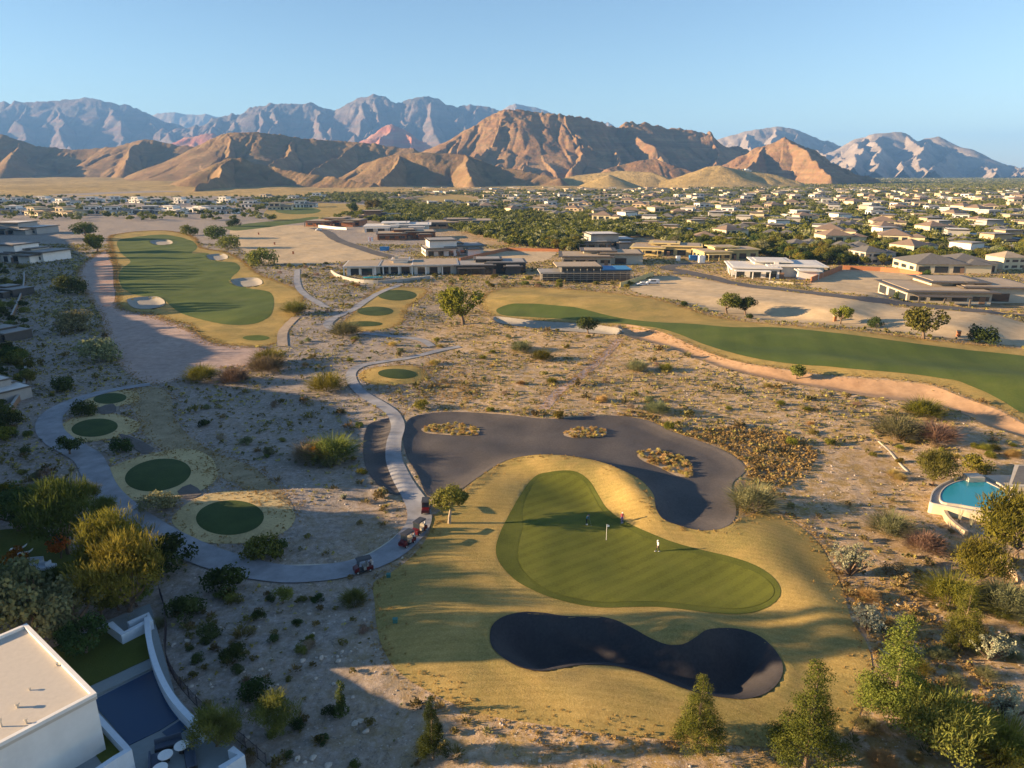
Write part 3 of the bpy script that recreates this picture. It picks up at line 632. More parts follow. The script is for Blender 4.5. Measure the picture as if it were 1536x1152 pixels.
sk = nd(nt, 'ShaderNodeTexSky', sky_type='NISHITA', sun_disc=False); sk.sun_elevation = SUN_EL; sk.sun_rotation = R(-90) - SUN_TURN + PI
sk.air_density = 1.0; sk.dust_density = .5; sk.ozone_density = 2.3; sk.altitude = 900
bg = nd(nt, 'ShaderNodeBackground'); bg.inputs[1].default_value = SKY; ow = nd(nt, 'ShaderNodeOutputWorld')
nt.links.new(sk.outputs[0], bg.inputs[0]); nt.links.new(bg.outputs[0], ow.inputs[0])
if HAZE:
    b = MB().box(-27000, -400, -60, 27000, 26500, 1330)
    m, nt = new_mat('air'); v = nd(nt, 'ShaderNodeVolumePrincipled'); v.inputs['Color'].default_value = (.20, .46, 1.0, 1); v.inputs['Density'].default_value = HAZE; v.inputs['Anisotropy'].default_value = 0.0
    o = nd(nt, 'ShaderNodeOutputMaterial'); nt.links.new(v.outputs[0], o.inputs['Volume'])
    b.build('haze', m, kind='stuff', label='thin blue air over the whole valley')
sc = bpy.context.scene
sc.view_settings.view_transform = 'Standard'; sc.view_settings.look = 'None'; sc.view_settings.exposure = EXPO; sc.view_settings.gamma = 1
sc.cycles.max_bounces = 4; sc.cycles.diffuse_bounces = 2; sc.cycles.transparent_max_bounces = 8; sc.cycles.volume_bounces = 0; sc.cycles.use_denoising = True
# ------------------------------------------------------------------ plant prototypes (meshes only, crown width about 1)
rng = np.random.RandomState(11); rnd = random.Random(4)
def quads(centers, normals, size, aspect=1.0, up=None):
    n = len(centers); a = rng.normal(size=(n, 3)); a = np.cross(normals, a); a /= np.linalg.norm(a, axis=1)[:, None] + 1e-9
    if up is not None: a = up
    b = np.cross(normals, a); b /= np.linalg.norm(b, axis=1)[:, None] + 1e-9
    s = np.asarray(size).reshape(-1, 1) * (.6 + .8 * rng.rand(n, 1)); a = a * s * aspect; b = b * s
    bend = normals * s * .25
    v = np.stack([centers - a, centers - b * .7 + bend, centers + a, centers + b * .7 - bend], 1).reshape(-1, 3)
    return v, np.arange(4 * n).reshape(n, 4)
def crown(clumps, n, size, seed=0, shell=.55, flat=.5):
    """clumps: (x,y,z,rx,ry,rz); leaf sized quads through the volume of every clump"""
    c = np.array(clumps, float); w = c[:, 3] * c[:, 4] * c[:, 5]; w = w ** .8; k = rng.choice(len(c), n, p=w / w.sum())
    d = rng.normal(size=(n, 3)); d /= np.linalg.norm(d, axis=1)[:, None]
    rr = (shell + (1 - shell) * rng.rand(n)) ** .7 * (1 + .12 * rng.normal(size=n))
    p = c[k, :3] + d * c[k, 3:6] * rr[:, None]
    nn = d + .7 * rng.normal(size=(n, 3)); nn[:, 2] += .25; nn /= np.linalg.norm(nn, axis=1)[:, None]
    return quads(p, nn, size)
def clump_set(seed, n, rx, ry, rz, zc, cr, low=-.5):
    r = random.Random(seed); out = []
    for _ in range(n):
        while True:
            a, b, c = r.uniform(-1, 1), r.uniform(-1, 1), r.uniform(low, 1)
            if .25 < a * a + b * b + c * c < 1: break
        s = cr * r.uniform(.65, 1.3); out.append((a * rx * .75, b * ry * .75, zc + c * rz * .75, s, s, s * .8))
    return out
def blades(n, r0, h, spread, width, seed=0, curl=.4, segs=2):
    """upward raying sprays of leaf"""
    vs = []; fs = []
    az = rng.rand(n) * 2 * PI; t = rng.rand(n) ** .6 * spread; L = h * (.6 + .5 * rng.rand(n)); bx = r0 * rng.rand(n) ** .5
    d = np.stack([np.cos(az) * np.sin(t), np.sin(az) * np.sin(t), np.cos(t)], 1); side = np.stack([-np.sin(az + .5 * rng.normal(size=n)), np.cos(az), .3 * rng.normal(size=n)], 1)
    side /= np.linalg.norm(side, axis=1)[:, None]; base = np.stack([np.cos(az) * bx, np.sin(az) * bx, np.zeros(n)], 1)
    out = np.stack([np.cos(az), np.sin(az), np.zeros(n)], 1); start = .15 + .55 * rng.rand(n)
    p0 = base + d * (L * start)[:, None]; p1 = base + d * (L * (start + .3))[:, None]; p2 = base + d * (L * np.minimum(start + .5, 1.05))[:, None] + out * (curl * L * .18)[:, None]
    w = (width * (.6 + .8 * rng.rand(n)))[:, None]
    v = np.stack([p0 - side * w * .3, p0 + side * w * .3, p1 + side * w, p2 + side * w * .15, p2 - side * w * .15, p1 - side * w], 1).reshape(-1, 3)
    i = np.arange(n)[:, None] * 6
    f = np.concatenate([i + np.array([[0, 1, 2, 5]]), i + np.array([[5, 2, 3, 4]])])
    return v, f
def limbs(name, mat, h0, tips, r0=.05, seed=0, sway=.05):
    r = random.Random(seed); b = MB(); fork = (r.uniform(-sway, sway), r.uniform(-sway, sway), h0)
    b.tube([(0, 0, -.06), (fork[0] * .3, fork[1] * .3, h0 * .5), fork], [r0 * 1.3, r0, r0 * .8], 7)
    for t in tips:
        mid = tuple((a + c) / 2 + r.uniform(-.04, .04) for a, c in zip(fork, t)); b.tube([fork, mid, t], [r0 * .62, r0 * .42, r0 * .12], 5)
    return b.mesh(name, mat)

M['bark'] = plain_mat('bark', (.16, .115, .08), .95, .3, 8); M['pale_bark'] = plain_mat('pale_bark', (.33, .27, .20), .95, .25, 8)
M['lf_olive'] = leaf_mat('olive_leaves', (.06, .075, .02), (.14, .155, .036), (.23, .23, .06))
M['lf_yellow'] = leaf_mat('yellow_green_leaves', (.085, .088, .016), (.175, .168, .028), (.30, .265, .05), 1.1, .3)
M['lf_dark'] = leaf_mat('dark_leaves', (.028, .042, .015), (.055, .078, .024), (.095, .12, .038))
M['lf_pine'] = leaf_mat('pine_needles', (.045, .062, .014), (.11, .128, .026), (.22, .22, .05), 1.5, .25)
M['lf_grey'] = leaf_mat('grey_green_leaves', (.11, .12, .06), (.20, .21, .10), (.30, .30, .16))
M['lf_orange'] = leaf_mat('orange_leaves', (.25, .09, .015), (.45, .19, .03), (.55, .30, .06), 1.0, .35)
M['lf_scrub'] = leaf_mat('scrub_leaves', (.10, .085, .032), (.18, .145, .055), (.27, .22, .095), .35)
M['lf_gold'] = leaf_mat('golden_straw', (.28, .185, .055), (.46, .34, .12), (.62, .49, .21), .4, .3)
M['lf_pale'] = leaf_mat('pale_spines', (.20, .20, .13), (.34, .33, .22), (.46, .44, .32), 1.5, .2)
M['lf_bare'] = leaf_mat('bare_twigs', (.12, .08, .05), (.22, .155, .10), (.30, .23, .15), .8, .2)

PROTO = {}   # kind -> list of (crown mesh, trunk mesh or None)
def leafmesh(nm, vf, mat): return np_mesh(nm, vf[0], vf[1], mat)
def proto(kind, mat, n, size, clumps, trunk=None, name='crown'): PROTO.setdefault(kind, []).append((leafmesh(name, crown(clumps, n, size), M[mat]), trunk))
def tips(cl, k=6): return [(c[0], c[1], c[2] - .02) for c in cl[:k]]
for s in range(4):
    cl = clump_set(10 + s, 16, .5, .5, .32, .42, .17); tr = limbs('trunk', M['bark'], .16, tips(cl), .035, s)
    for kd, mt in (('broad', 'lf_olive'), ('broad_yellow', 'lf_yellow'), ('broad_dark', 'lf_dark'), ('broad_grey', 'lf_grey')): proto(kd, mt, 2600, .025, cl, tr)
for s in range(3):
    cl = clump_set(30 + s, 12, .5, .5, .26, .24, .2, -.4); proto('bush', 'lf_olive', 1700, .028, cl); proto('bush_dark', 'lf_dark', 1700, .028, cl); proto('bush_grey', 'lf_grey', 1700, .028, cl)
    proto('bush_yellow', 'lf_yellow', 1700, .028, cl); proto('bush_brown', 'lf_bare', 1300, .02, cl)
for s in range(2):   # round street tree, dense
    cl = clump_set(50 + s, 22, .5, .46, .38, .72, .17); PROTO.setdefault('oak', []).append((leafmesh('crown', crown(cl, 5200, .020), M['lf_grey' if s else 'lf_olive']), limbs('trunk', M['pale_bark'], .38, tips(cl, 8), .035, s)))
def feathery(mat, n=1700, spread=1.2):
    v, f = blades(n, .22, .56, spread, .0045, curl=.9); v2, f2 = crown(clump_set(rnd.randrange(999), 20, .46, .46, .28, .24, .13, -.3), 3400, .0125, shell=.25)
    return leafmesh('crown', (np.concatenate([v, v2]), np.concatenate([f, f2 + len(v)])), M[mat])
for s in range(3):
    for kd, mt in (('feather_yellow', 'lf_yellow'), ('feather_grey', 'lf_grey'), ('feather_olive', 'lf_olive'), ('feather_gold', 'lf_gold'), ('feather_bare', 'lf_bare')):
        PROTO.setdefault(kd, []).append((feathery(mt), None))
def big_feather(seed, mat):
    r = random.Random(seed); cl = clump_set(seed, 20, .46, .46, .30, .38, .15, -.3); v, f = crown(cl, 6500, .0125, shell=.3)
    vv, ff = [v], [f]; off = len(v)
    for k in range(150):
        c = cl[r.randrange(len(cl))]; az = r.uniform(0, 2 * PI); rr = r.uniform(.2, 1.0); ctr = np.array([c[0] + math.cos(az) * c[3] * rr, c[1] + math.sin(az) * c[3] * rr, c[2] + c[5] * .35])
        b, bf = blades(14, .02, .17, .8, .005); vv.append(b + ctr); ff.append(bf + off); off += len(b)
    return leafmesh('crown', (np.concatenate(vv), np.concatenate(ff)), M[mat]), limbs('trunk', M['bark'], .12, tips(cl), .03, seed)
for s in (70, 71): PROTO.setdefault('mesquite', []).append(big_feather(s, 'lf_yellow'))
PROTO['mesquite_olive'] = [big_feather(73, 'lf_olive')]
def pine(seed, mat, h=1.9, w=.5, n=26000, layers=12, taper=1.0, size=.0115):
    r = random.Random(seed); cl = []
    for k in range(layers):
        z = h * (.16 + .8 * k / (layers - 1)); rad = w * (1 - ((k / (layers - .3)) ** taper)) * r.uniform(.75, 1.15) + .04
        m = max(3, int(11 * rad / w))
        for j in range(m):
            a = r.uniform(0, 2 * PI); q = rad * r.uniform(.45, .95); s = r.uniform(.13, .20) * (w / .5) * (1.15 - .4 * k / layers); cl.append((math.cos(a) * q, math.sin(a) * q, z + r.uniform(-.05, .05), s, s, s * .75))
    cl.append((0, 0, h * .98, .05, .05, .09))
    b = MB(); b.tube([(0, 0, -.1), (.01, 0, h * .5), (0, 0, h * .96)], [.04, .028, .006], 7)
    for c in cl[::2]: b.tube([(0, 0, max(.1, c[2] - .12)), (c[0] * .95, c[1] * .95, c[2])], [.013, .004], 4)
    return leafmesh('crown', crown(cl, n, size, shell=.35), M[mat]), b.mesh('trunk', M['bark'])
PROTO['pine'] = [pine(s, 'lf_pine') for s in (1, 2, 3)]
PROTO['pine_dark'] = [pine(5, 'lf_dark', 2.2, .42), pine(6, 'lf_dark', 2.4, .4)]
def cyp(seed, mat):
    r = random.Random(seed); cl = [(r.uniform(-.12, .12), r.uniform(-.12, .12), .25 + k * .17, .36 - .022 * k, .36 - .022 * k, .2) for k in range(13)]
    b = MB(); b.tube([(0, 0, -.1), (0, 0, 2.2)], [.05, .01], 6)
    return leafmesh('crown', crown(cl, 1700, .045, shell=.5), M[mat]), b.mesh('trunk', M['bark'])
PROTO['cypress'] = [cyp(s, 'lf_dark') for s in (1, 2, 3)]
def cholla(seed):
    r = random.Random(seed); b = MB(); pts = []
    for k in range(34):
        az = r.uniform(0, 2 * PI); t = r.uniform(.1, 1.25); L = r.uniform(.3, .6); p0 = (0, 0, .05)
        p1 = (math.cos(az) * math.sin(t) * L * .6, math.sin(az) * math.sin(t) * L * .6, .1 + math.cos(t) * L * .7); p2 = (p1[0] * 1.5 + r.uniform(-.05, .05), p1[1] * 1.5 + r.uniform(-.05, .05), p1[2] + .12); pts += [p1, p2]
    cl = [(p[0], p[1], p[2], .055, .055, .07) for p in pts]
    b = MB()
    for p in pts[::2]: b.tube([(0, 0, 0), p], [.03, .02], 5)
    return leafmesh('crown', crown(cl, 1800, .018, shell=.6), M['lf_pale']), b.mesh('trunk', M['bark'])
PROTO['cholla'] = [cholla(s) for s in (1, 2)]
def ocotillo(seed):
    r = random.Random(seed); b = MB()
    for k in range(14):
        az = r.uniform(0, 2 * PI); t = r.uniform(.05, .4); b.tube([(0, 0, 0), (math.cos(az) * t * .5, math.sin(az) * t * .5, .7), (math.cos(az) * t, math.sin(az) * t, 1.4 * r.uniform(.8, 1.1))], [.014, .012, .005], 4)
    return b.mesh('stem', M['lf_pale']), None
PROTO['ocotillo'] = [ocotillo(1)]
cl = clump_set(90, 10, .45, .45, .4, .6, .16); PROTO['autumn'] = [(leafmesh('crown', crown(cl, 1400, .03), M['lf_orange']), limbs('trunk', M['bark'], .25, tips(cl), .03, 1))]
# small desert shrubs, 0.1-unit scale clumps
for s in range(4):
    cl = clump_set(100 + s, 6, .42, .42, .3, .28, .18, -.3)
    PROTO.setdefault('scrub', []).append((leafmesh('crown', crown(cl, 110, .085), M['lf_scrub']), None))
    PROTO.setdefault('scrub', []).append((leafmesh('crown', blades(60, .12, .6, 1.2, .05), M['lf_scrub']), None))
    v1, f1 = blades(70, .2, .62, 1.25, .05); cl = clump_set(120 + s, 7, .4, .4, .3, .3, .2, -.3); v2, f2 = crown(cl, 70, .08)
    PROTO.setdefault('tussock', []).append((leafmesh('crown', (np.concatenate([v1, v2]), np.concatenate([f1, f2 + len(v1)])), M['lf_gold']), None))

_occ = []    # taken circles x,y,r
def plant(kind, x, y, width, label, cat, name, group=None, k=None, hs=1.0, z=None, simple=False):
    pr = PROTO[kind]; cm, tm = pr[(rnd.randrange(len(pr)) if k is None else k) % len(pr)]
    if z is None: z = gz(x, y)
    rz = rnd.uniform(0, 2 * PI)
    if tm is None and simple:
        o = link(name, cm, None, (x, y, z - .02)); o.rotation_euler = (0, 0, rz); o.scale = (width, width, width * hs)
        o['label'] = label; o['category'] = cat
        if group: o['group'] = group
        return o
    t = thing(name, label, cat, (x, y, z - .03), rz, group, (width, width, width * hs))
    link('crown' if cm.name.startswith('crown') else 'stem', cm, t)
    if tm is not None: link('trunk', tm, t)
    return t
def slant(x, y): return math.sqrt(x * x + y * y + CAMZ ** 2)
def P_(kind, px, py, wpx, label, cat='bush', name='desert_bush', group=None, k=None, hs=1.0):
    x, y, z = at(px, py); return plant(kind, x, y, wpx * slant(x, y) / F, label, cat, name, group, k, hs, z)

def merged(name, label, items, mats, kindprotos, seed=0):
    """items: (proto mesh list index, x, y, z, scale, rot) -> ONE stuff object"""
    cache = {}; V = []; Fc = []; off = 0
    for me in kindprotos:
        v = np.empty(len(me.vertices) * 3, dtype=np.float32); me.vertices.foreach_get('co', v)
        f = np.empty(len(me.loops), dtype=np.int32); me.loops.foreach_get('vertex_index', f); cache[me] = (v.reshape(-1, 3), f.reshape(-1, 4))
    items = np.array(items)
    for k, me in enumerate(kindprotos):
        it = items[items[:, 0].astype(int) % len(kindprotos) == k]
        if not len(it): continue
        v, f = cache[me]; c = np.cos(it[:, 5])[:, None]; s = np.sin(it[:, 5])[:, None]; sc_ = it[:, 4][:, None]
        X = (v[None, :, 0] * c - v[None, :, 1] * s) * sc_ + it[:, 1][:, None]; Y = (v[None, :, 0] * s + v[None, :, 1] * c) * sc_ + it[:, 2][:, None]; Z = v[None, :, 2] * sc_ + it[:, 3][:, None]
        V.append(np.stack([X, Y, Z], 2).reshape(-1, 3)); Fc.append((f[None] + (np.arange(len(it)) * len(v))[:, None, None]).reshape(-1, 4) + off); off += len(it) * len(v)
    me = np_mesh(name, np.concatenate(V), np.concatenate(Fc), mats); return link(name, me, kind='stuff', label=label)
def lowshrub(seed, n, size, blade=False):
    if blade: v, f = blades(n, .15, .6, 1.2, size); return np_mesh('lowshrub', v, f, M['lf_scrub'])
    v, f = crown(clump_set(seed, 4, .4, .4, .3, .25, .22, -.3), n, size); return np_mesh('lowshrub', v, f, M['lf_scrub'])
# ------------------------------------------------------------------ houses
def wallm(n, c, v=.08): M[n] = plain_mat(n, c, .85, v, .5)
wallm('w_white', (.72, .70, .66)); wallm('w_cream', (.62, .53, .36)); wallm('w_tan', (.46, .36, .24)); wallm('w_grey', (.34, .33, .31)); wallm('w_brown', (.26, .16, .10)); wallm('w_yellow', (.56, .44, .20)); wallm('w_dark', (.09, .085, .08)); wallm('w_rust', (.36, .15, .07)); wallm('w_greige', (.50, .45, .37))
M['r_white'] = plain_mat('white_membrane', (.58, .56, .53), .8, .12, .3); M['r_grey'] = plain_mat('grey_membrane', (.29, .28, .27), .85, .15, .3); M['r_tan'] = plain_mat('tan_membrane', (.36, .29, .21), .85, .15, .3)
M['r_tile'] = plain_mat('brown_tile', (.22, .16, .12), .9, .2, 1.5); M['r_slate'] = plain_mat('slate_tile', (.13, .125, .12), .9, .2, 1.5); M['r_red'] = plain_mat('red_tile', (.36, .15, .09), .9, .2, 1.5)
M['r_fascia'] = plain_mat('dark_fascia', (.10, .085, .07), .6, .1, .5)
def glass():
    m, nt = new_mat('window_glass'); p = nd(nt, 'ShaderNodeBsdfPrincipled'); o = nd(nt, 'ShaderNodeOutputMaterial')
    p.inputs['Base Color'].default_value = (.03, .04, .05, 1); p.inputs['Roughness'].default_value = .08; p.inputs['Specular IOR Level'].default_value = .8; nt.links.new(p.outputs[0], o.inputs[0]); return m
M['glass'] = glass()
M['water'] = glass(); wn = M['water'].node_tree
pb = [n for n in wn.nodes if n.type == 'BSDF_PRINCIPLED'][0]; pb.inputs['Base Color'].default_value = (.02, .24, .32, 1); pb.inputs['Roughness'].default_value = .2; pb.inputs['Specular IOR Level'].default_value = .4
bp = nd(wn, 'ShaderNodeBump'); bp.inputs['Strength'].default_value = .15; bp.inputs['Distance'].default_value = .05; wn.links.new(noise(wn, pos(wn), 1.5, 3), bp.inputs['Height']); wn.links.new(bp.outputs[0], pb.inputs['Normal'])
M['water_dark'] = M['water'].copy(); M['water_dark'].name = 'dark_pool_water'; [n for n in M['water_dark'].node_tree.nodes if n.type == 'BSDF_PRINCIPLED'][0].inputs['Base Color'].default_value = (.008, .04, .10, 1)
M['scaf'] = plain_mat('scaffold_metal', (.34, .31, .25), .6, .1, 2); M['bluetarp'] = plain_mat('blue_membrane', (.04, .20, .42), .6, .15, .5)

def masses(seed, w, d, st, style):
    r = random.Random(seed); out = []; h = 3.6
    if style == 'flat':
        out.append((-w / 2, -d / 2, w * r.uniform(-.05, .2), d * .35, 0, h)); out.append((w * r.uniform(-.15, .0), -d * .3, w / 2, d / 2, 0, h + r.uniform(.3, .8)))
        out.append((-w * .22, -d * .1, w * .15, d * .42, 0, h + 1.5))
        if r.random() < .7: out.append((w * .2, -d / 2 - 1, w * .42, -d * .28, 0, h - .5))
        if st == 2:
            a = r.uniform(-.45, -.05); out.append((w * a, -d * .38, w * (a + r.uniform(.4, .55)), d * .3, h, h * 2))
    else:
        out.append((-w / 2, -d / 2, w * .1, d * .4, 0, h if st == 1 else h * 1.9)); out.append((-w * .05, -d * .35, w / 2, d / 2, 0, h * 1.0)); out.append((w * .1, -d / 2, w * .38, 0, 0, h * (1.75 if st == 2 and r.random() < .6 else .95)))
    return out
def wins(m, r, side='front', n=None):
    x0, y0, x1, y1, z0, z1 = m; out = []; e = .05
    if side == 'front': L = x1 - x0
    else: L = y1 - y0
    n = n or max(1, int(L / 4.2)); tall = r.random() < .55
    for k in range(n):
        c = (k + .5) / n; ww = L / n * r.uniform(.45, .8); a = L * c - ww / 2; zb = z0 + (.2 if tall else 1.0); zt = min(z1 - .6, zb + (2.5 if tall else 1.4))
        if side == 'front': out.append((x0 + a, y0 - e, zb, x0 + a + ww, y0 + e, zt))
        elif side == 'left': out.append((x0 - e, y0 + a, zb, x0 + e, y0 + a + ww, zt))
        else: out.append((x1 - e, y0 + a, zb, x1 + e, y0 + a + ww, zt))
    return out
def house_meshes(seed, w, d, st, style, wall, roof, parts=True):
    r = random.Random(seed); ms = masses(seed, w, d, st, style); W = MB(); roofs = []; wn_ = []
    for i, m in enumerate(ms):
        W.box(m[0], m[1], m[4] - (1.5 if m[4] == 0 else 0), m[2], m[3], m[5] - .003 * i)
        if style == 'flat':
            o = r.uniform(.5, 1.3); b = MB(); b.box(m[0] - o, m[1] - o - .4, m[5] + .01 * i, m[2] + o, m[3] + o, m[5] + .38 + .01 * i)
            b.cur = 1; b.box(m[0] + .4, m[1] + .4, m[5] + .38 + .01 * i, m[2] - .4, m[3] - .4, m[5] + .5 + .01 * i); b.cur = 0
            if i == 1: b.box(m[0] + 1.5, m[1] + 2, m[5] + .38, m[0] + 3, m[1] + 3.4, m[5] + 1.3)
            roofs.append(b)
        else:
            b = MB(); b.hip(m[0], m[1], m[2], m[3], m[5] - .02 * i, min(m[2] - m[0], m[3] - m[1]) * .2 + .2, .7); roofs.append(b)
        for sd in ('front', 'left', 'right'):
            if sd == 'front' or r.random() < .6:
                wn_ += wins(m, r, sd)
                if m[5] - m[4] > 5.5: wn_ += wins((m[0], m[1], m[2], m[3], 3.3, m[5]), r, sd)
    # a covered terrace on posts
    T = MB(); x0, x1 = -w * .48, -w * .1
    T.box(x0, -d / 2 - 4, 2.9, x1, -d / 2 - 1.4, 3.15)
    for q in (x0 + .3, (x0 + x1) / 2, x1 - .3): T.box(q - .15, -d / 2 - 3.9, -1, q + .15, -d / 2 - 3.6, 2.9)
    return W, roofs, wn_, T
HP = {}
def house_proto(key, seed, w, d, st, style, wall, roof, fascia='r_fascia'):
    W, roofs, wn_, T = house_meshes(seed, w, d, st, style, wall, roof)
    full = [('wall', W.mesh('wall', M[wall]))] + [('roof', b.mesh('roof', [M[fascia] if style == 'flat' and fascia else M[roof], M[roof]])) for b in roofs]
    if style == 'flat': full.append(('terrace', T.mesh('terrace', M[fascia] if fascia else M[wall])))
    for b in wn_[:12]: full.append(('window', MB().box(*b).mesh('window', M['glass'])))
    full.append(('door', MB().box(w * .02, -d / 2 - .06, 0, w * .02 + 1.2, -d / 2 + .05 if False else -d / 2 + .02, 2.3).mesh('door', M['w_brown'])))
    one = MB(); one.cur = 0; one.add(W.v, W.f)
    for b in roofs:
        one.cur = 1; one.add(b.v, b.f)
    one.cur = 2
    for b in wn_: one.box(*b)
    HP[key] = dict(full=full, one=one.mesh('house', [M[wall], M[roof], M['glass']]), w=w, d=d, st=st, style=style, wall=wall, roof=roof)
CW = {'w_white': 'white', 'w_cream': 'cream', 'w_tan': 'tan', 'w_grey': 'grey', 'w_brown': 'brown', 'w_yellow': 'yellow', 'w_dark': 'charcoal', 'w_rust': 'rust red', 'w_greige': 'beige'}
CR = {'r_white': 'white flat roofs', 'r_grey': 'grey flat roofs', 'r_tan': 'tan flat roofs', 'r_tile': 'brown tiled roofs', 'r_slate': 'dark tiled roofs', 'r_red': 'red tiled roofs'}
SP = [('a', 3, 30, 20, 1, 'flat', 'w_white', 'r_white', None), ('b', 4, 26, 18, 2, 'flat', 'w_white', 'r_grey'), ('c', 5, 28, 18, 1, 'flat', 'w_greige', 'r_tan'), ('d', 6, 24, 17, 2, 'flat', 'w_tan', 'r_grey'),
      ('e', 7, 26, 17, 2, 'flat', 'w_grey', 'r_white'), ('f', 8, 24, 16, 2, 'hip', 'w_cream', 'r_tile'), ('g', 9, 24, 18, 1, 'hip', 'w_tan', 'r_slate'), ('h', 10, 22, 16, 2, 'hip', 'w_greige', 'r_slate'),
      ('i', 11, 26, 18, 1, 'hip', 'w_cream', 'r_slate'), ('j', 12, 24, 18, 2, 'flat', 'w_cream', 'r_tan'), ('k', 13, 24, 15, 2, 'flat', 'w_brown', 'r_tan'), ('l', 14, 28, 18, 1, 'flat', 'w_yellow', 'r_tan', 'w_yellow'),
      ('m', 15, 24, 16, 2, 'hip', 'w_cream', 'r_tan'), ('n', 16, 28, 17, 1, 'flat', 'w_dark', 'r_grey'), ('o', 17, 22, 15, 2, 'hip', 'w_tan', 'r_tile'), ('p', 18, 30, 18, 1, 'flat', 'w_rust', 'r_tan'), ('q', 21, 22, 14, 2, 'flat', 'w_white', 'r_white', None)]
for s in SP: house_proto(*s)
HOUSES = []   # taken footprints x, y, radius
def put_house(key, x, y, rz, label, s=1.0, detail=True, group=None, name='house', z=None, extra=None):
    p = HP[key]; z = gz(x, y) if z is None else z; HOUSES.append((x, y, max(p['w'], p['d']) * s * .56))
    if not detail:
        o = link(name, p['one'], None, (x, y, z)); o.rotation_euler = (0, 0, rz); o.scale = (s, s, min(s, 1.3)); o['label'] = label; o['category'] = 'house'
        if group: o['group'] = group
        return o
    t = thing(name, label, 'house', (x, y, z), rz, group, (s, s, min(s, 1.3)))
    for n, me in p['full']: link(n, me, t)
    return t
def ordn(k):
    return {1: 'first', 2: 'second', 3: 'third', 4: 'fourth', 5: 'fifth', 6: 'sixth', 7: 'seventh', 8: 'eighth', 9: 'ninth', 10: 'tenth', 11: 'eleventh', 12: 'twelfth', 13: 'thirteenth', 14: 'fourteenth', 15: 'fifteenth', 16: 'sixteenth', 17: 'seventeenth', 18: 'eighteenth', 19: 'nineteenth', 20: 'twentieth'}.get(k, 'twenty-' + {1: 'first', 2: 'second', 3: 'third', 4: 'fourth', 5: 'fifth', 6: 'sixth', 7: 'seventh', 8: 'eighth', 9: 'ninth'}.get(k - 20, 'tenth'))
def H_(key, px, py, wpx, rz, label, **kw):
    """px,py: foot of the front wall's middle"""
    x, y, z = at(px, py); s = wpx * slant(x, y) / F / HP[key]['w']
    s = s * 1.0; d = HP[key]['d'] * s / 2
    return put_house(key, x - math.sin(R(rz)) * -d * 0, y + d, R(rz), label, s, z=gz(x, y + d), **kw)
G1 = 'houses of the neighbourhood beyond the golf course'
H_('b', 676, 384, 88, 14, 'white stepped house with grey roofs behind the large white pavilion house')
H_('p', 606, 360, 84, 10, 'long rust and tan house with a low tan roof by the curved street')
H_('a', 592, 348, 92, 6, 'low white house beyond the rust coloured house and its trees')
H_('c', 688, 342, 95, 4, 'long beige low house standing before the dense tree belt')
H_('p', 500, 340, 76, -6, 'low rust brown house behind a white garden wall at the end of the empty lot')
H_('k', 566, 330, 56, 8, 'brown brick two-storey house beside the tree belt')
H_('n', 735, 412, 104, 4, 'charcoal low house with stone walls between the pavilion house and the scaffolding')
H_('c', 906, 398, 120, -3, 'beige stone house right behind the scaffolded building')
H_('e', 905, 374, 92, 8, 'grey and white house with stacked roofs facing the tree belt')
H_('l', 1006, 384, 98, -14, 'bright yellow unfinished house with square openings beside blue bins')
H_('l', 1096, 390, 84, 6, 'second yellow unfinished house next to the cream house')
H_('a', 1175, 418, 125, -10, 'cream white low house with layered flat roofs by the empty lot')
H_('c', 1470, 458, 165, -6, 'very long low grey house with a white chimney above the street')
H_('f', 1070, 368, 46, -8, 'cream hip-roofed house just above the yellow unfinished house')
H_('i', 1212, 378, 60, 10, 'cream house with slate hip roofs above the garden shrubs')
H_('g', 1284, 382, 58, -8, 'tan house with broad slate hip roof near the middle of the nearest row')
H_('h', 1318, 396, 52, 12, 'beige two-storey house with dark hip roof and white gable')
H_('i', 1440, 410, 104, -4, 'long cream house with grey roof directly behind the long low house')
H_('m', 1530, 404, 50, 6, 'white two-storey house with tan roof at the far right edge')
H_('d', 1112, 372, 40, 12, 'tan two-storey house with balcony above the cream white low house')
H_('b', 22, 394, 76, -12, 'white two-storey house with blue shaded terraces at the left edge')
H_('e', 10, 352, 70, -6, 'low house with a curved pale roof behind the white terrace house')  # grey and charcoal walls here and below put the shade into the colour
H_('n', -6, 446, 56, -20, 'grey stepped house on the left edge below the white terrace house')
H_('n', -18, 512, 66, -25, 'dark house with pale terrace rail on the left edge')
H_('e', -34, 606, 80, -30, 'house with blue shaded awning nearest the curved boundary wall')

# houses in rows: left mesa row, right neighbourhood; the largest ones are single things, the rest one mass
def inB(px, py):
    top = 276; bot = np.interp(px, [620, 700, 760, 850, 960, 1000, 1060, 1150, 1240, 1400, 1536], [308, 318, 322, 330, 350, 352, 360, 366, 372, 392, 396]); return px > 560 + 60 * rnd.random() and top < py < bot
def w2p(x, y, z=0.0):
    dz = z - CAMZ; fy = y * math.cos(PITCH) - dz * math.sin(PITCH); up = y * math.sin(PITCH) + dz * math.cos(PITCH)
    return 768 + F * x / fy, 576 - F * up / fy
cand = []
yrow = 430.0; row = 0
while yrow < 2300:
    for k in range(-30, 60):
        x = k * (39 + .006 * yrow) + (row % 2) * 17 + rnd.uniform(-6, 6); y = yrow + rnd.uniform(-9, 9) + 22 * math.sin(x / 170 + row * .3)
        px, py = w2p(x, y)
        if not (-10 < px < 1560): continue
        if inB(px, py): cand.append((x, y, px, py, row, 'B'))
    yrow += 46 + yrow * .02; row += 1
lk = 'bqebaqdbjbqeb'
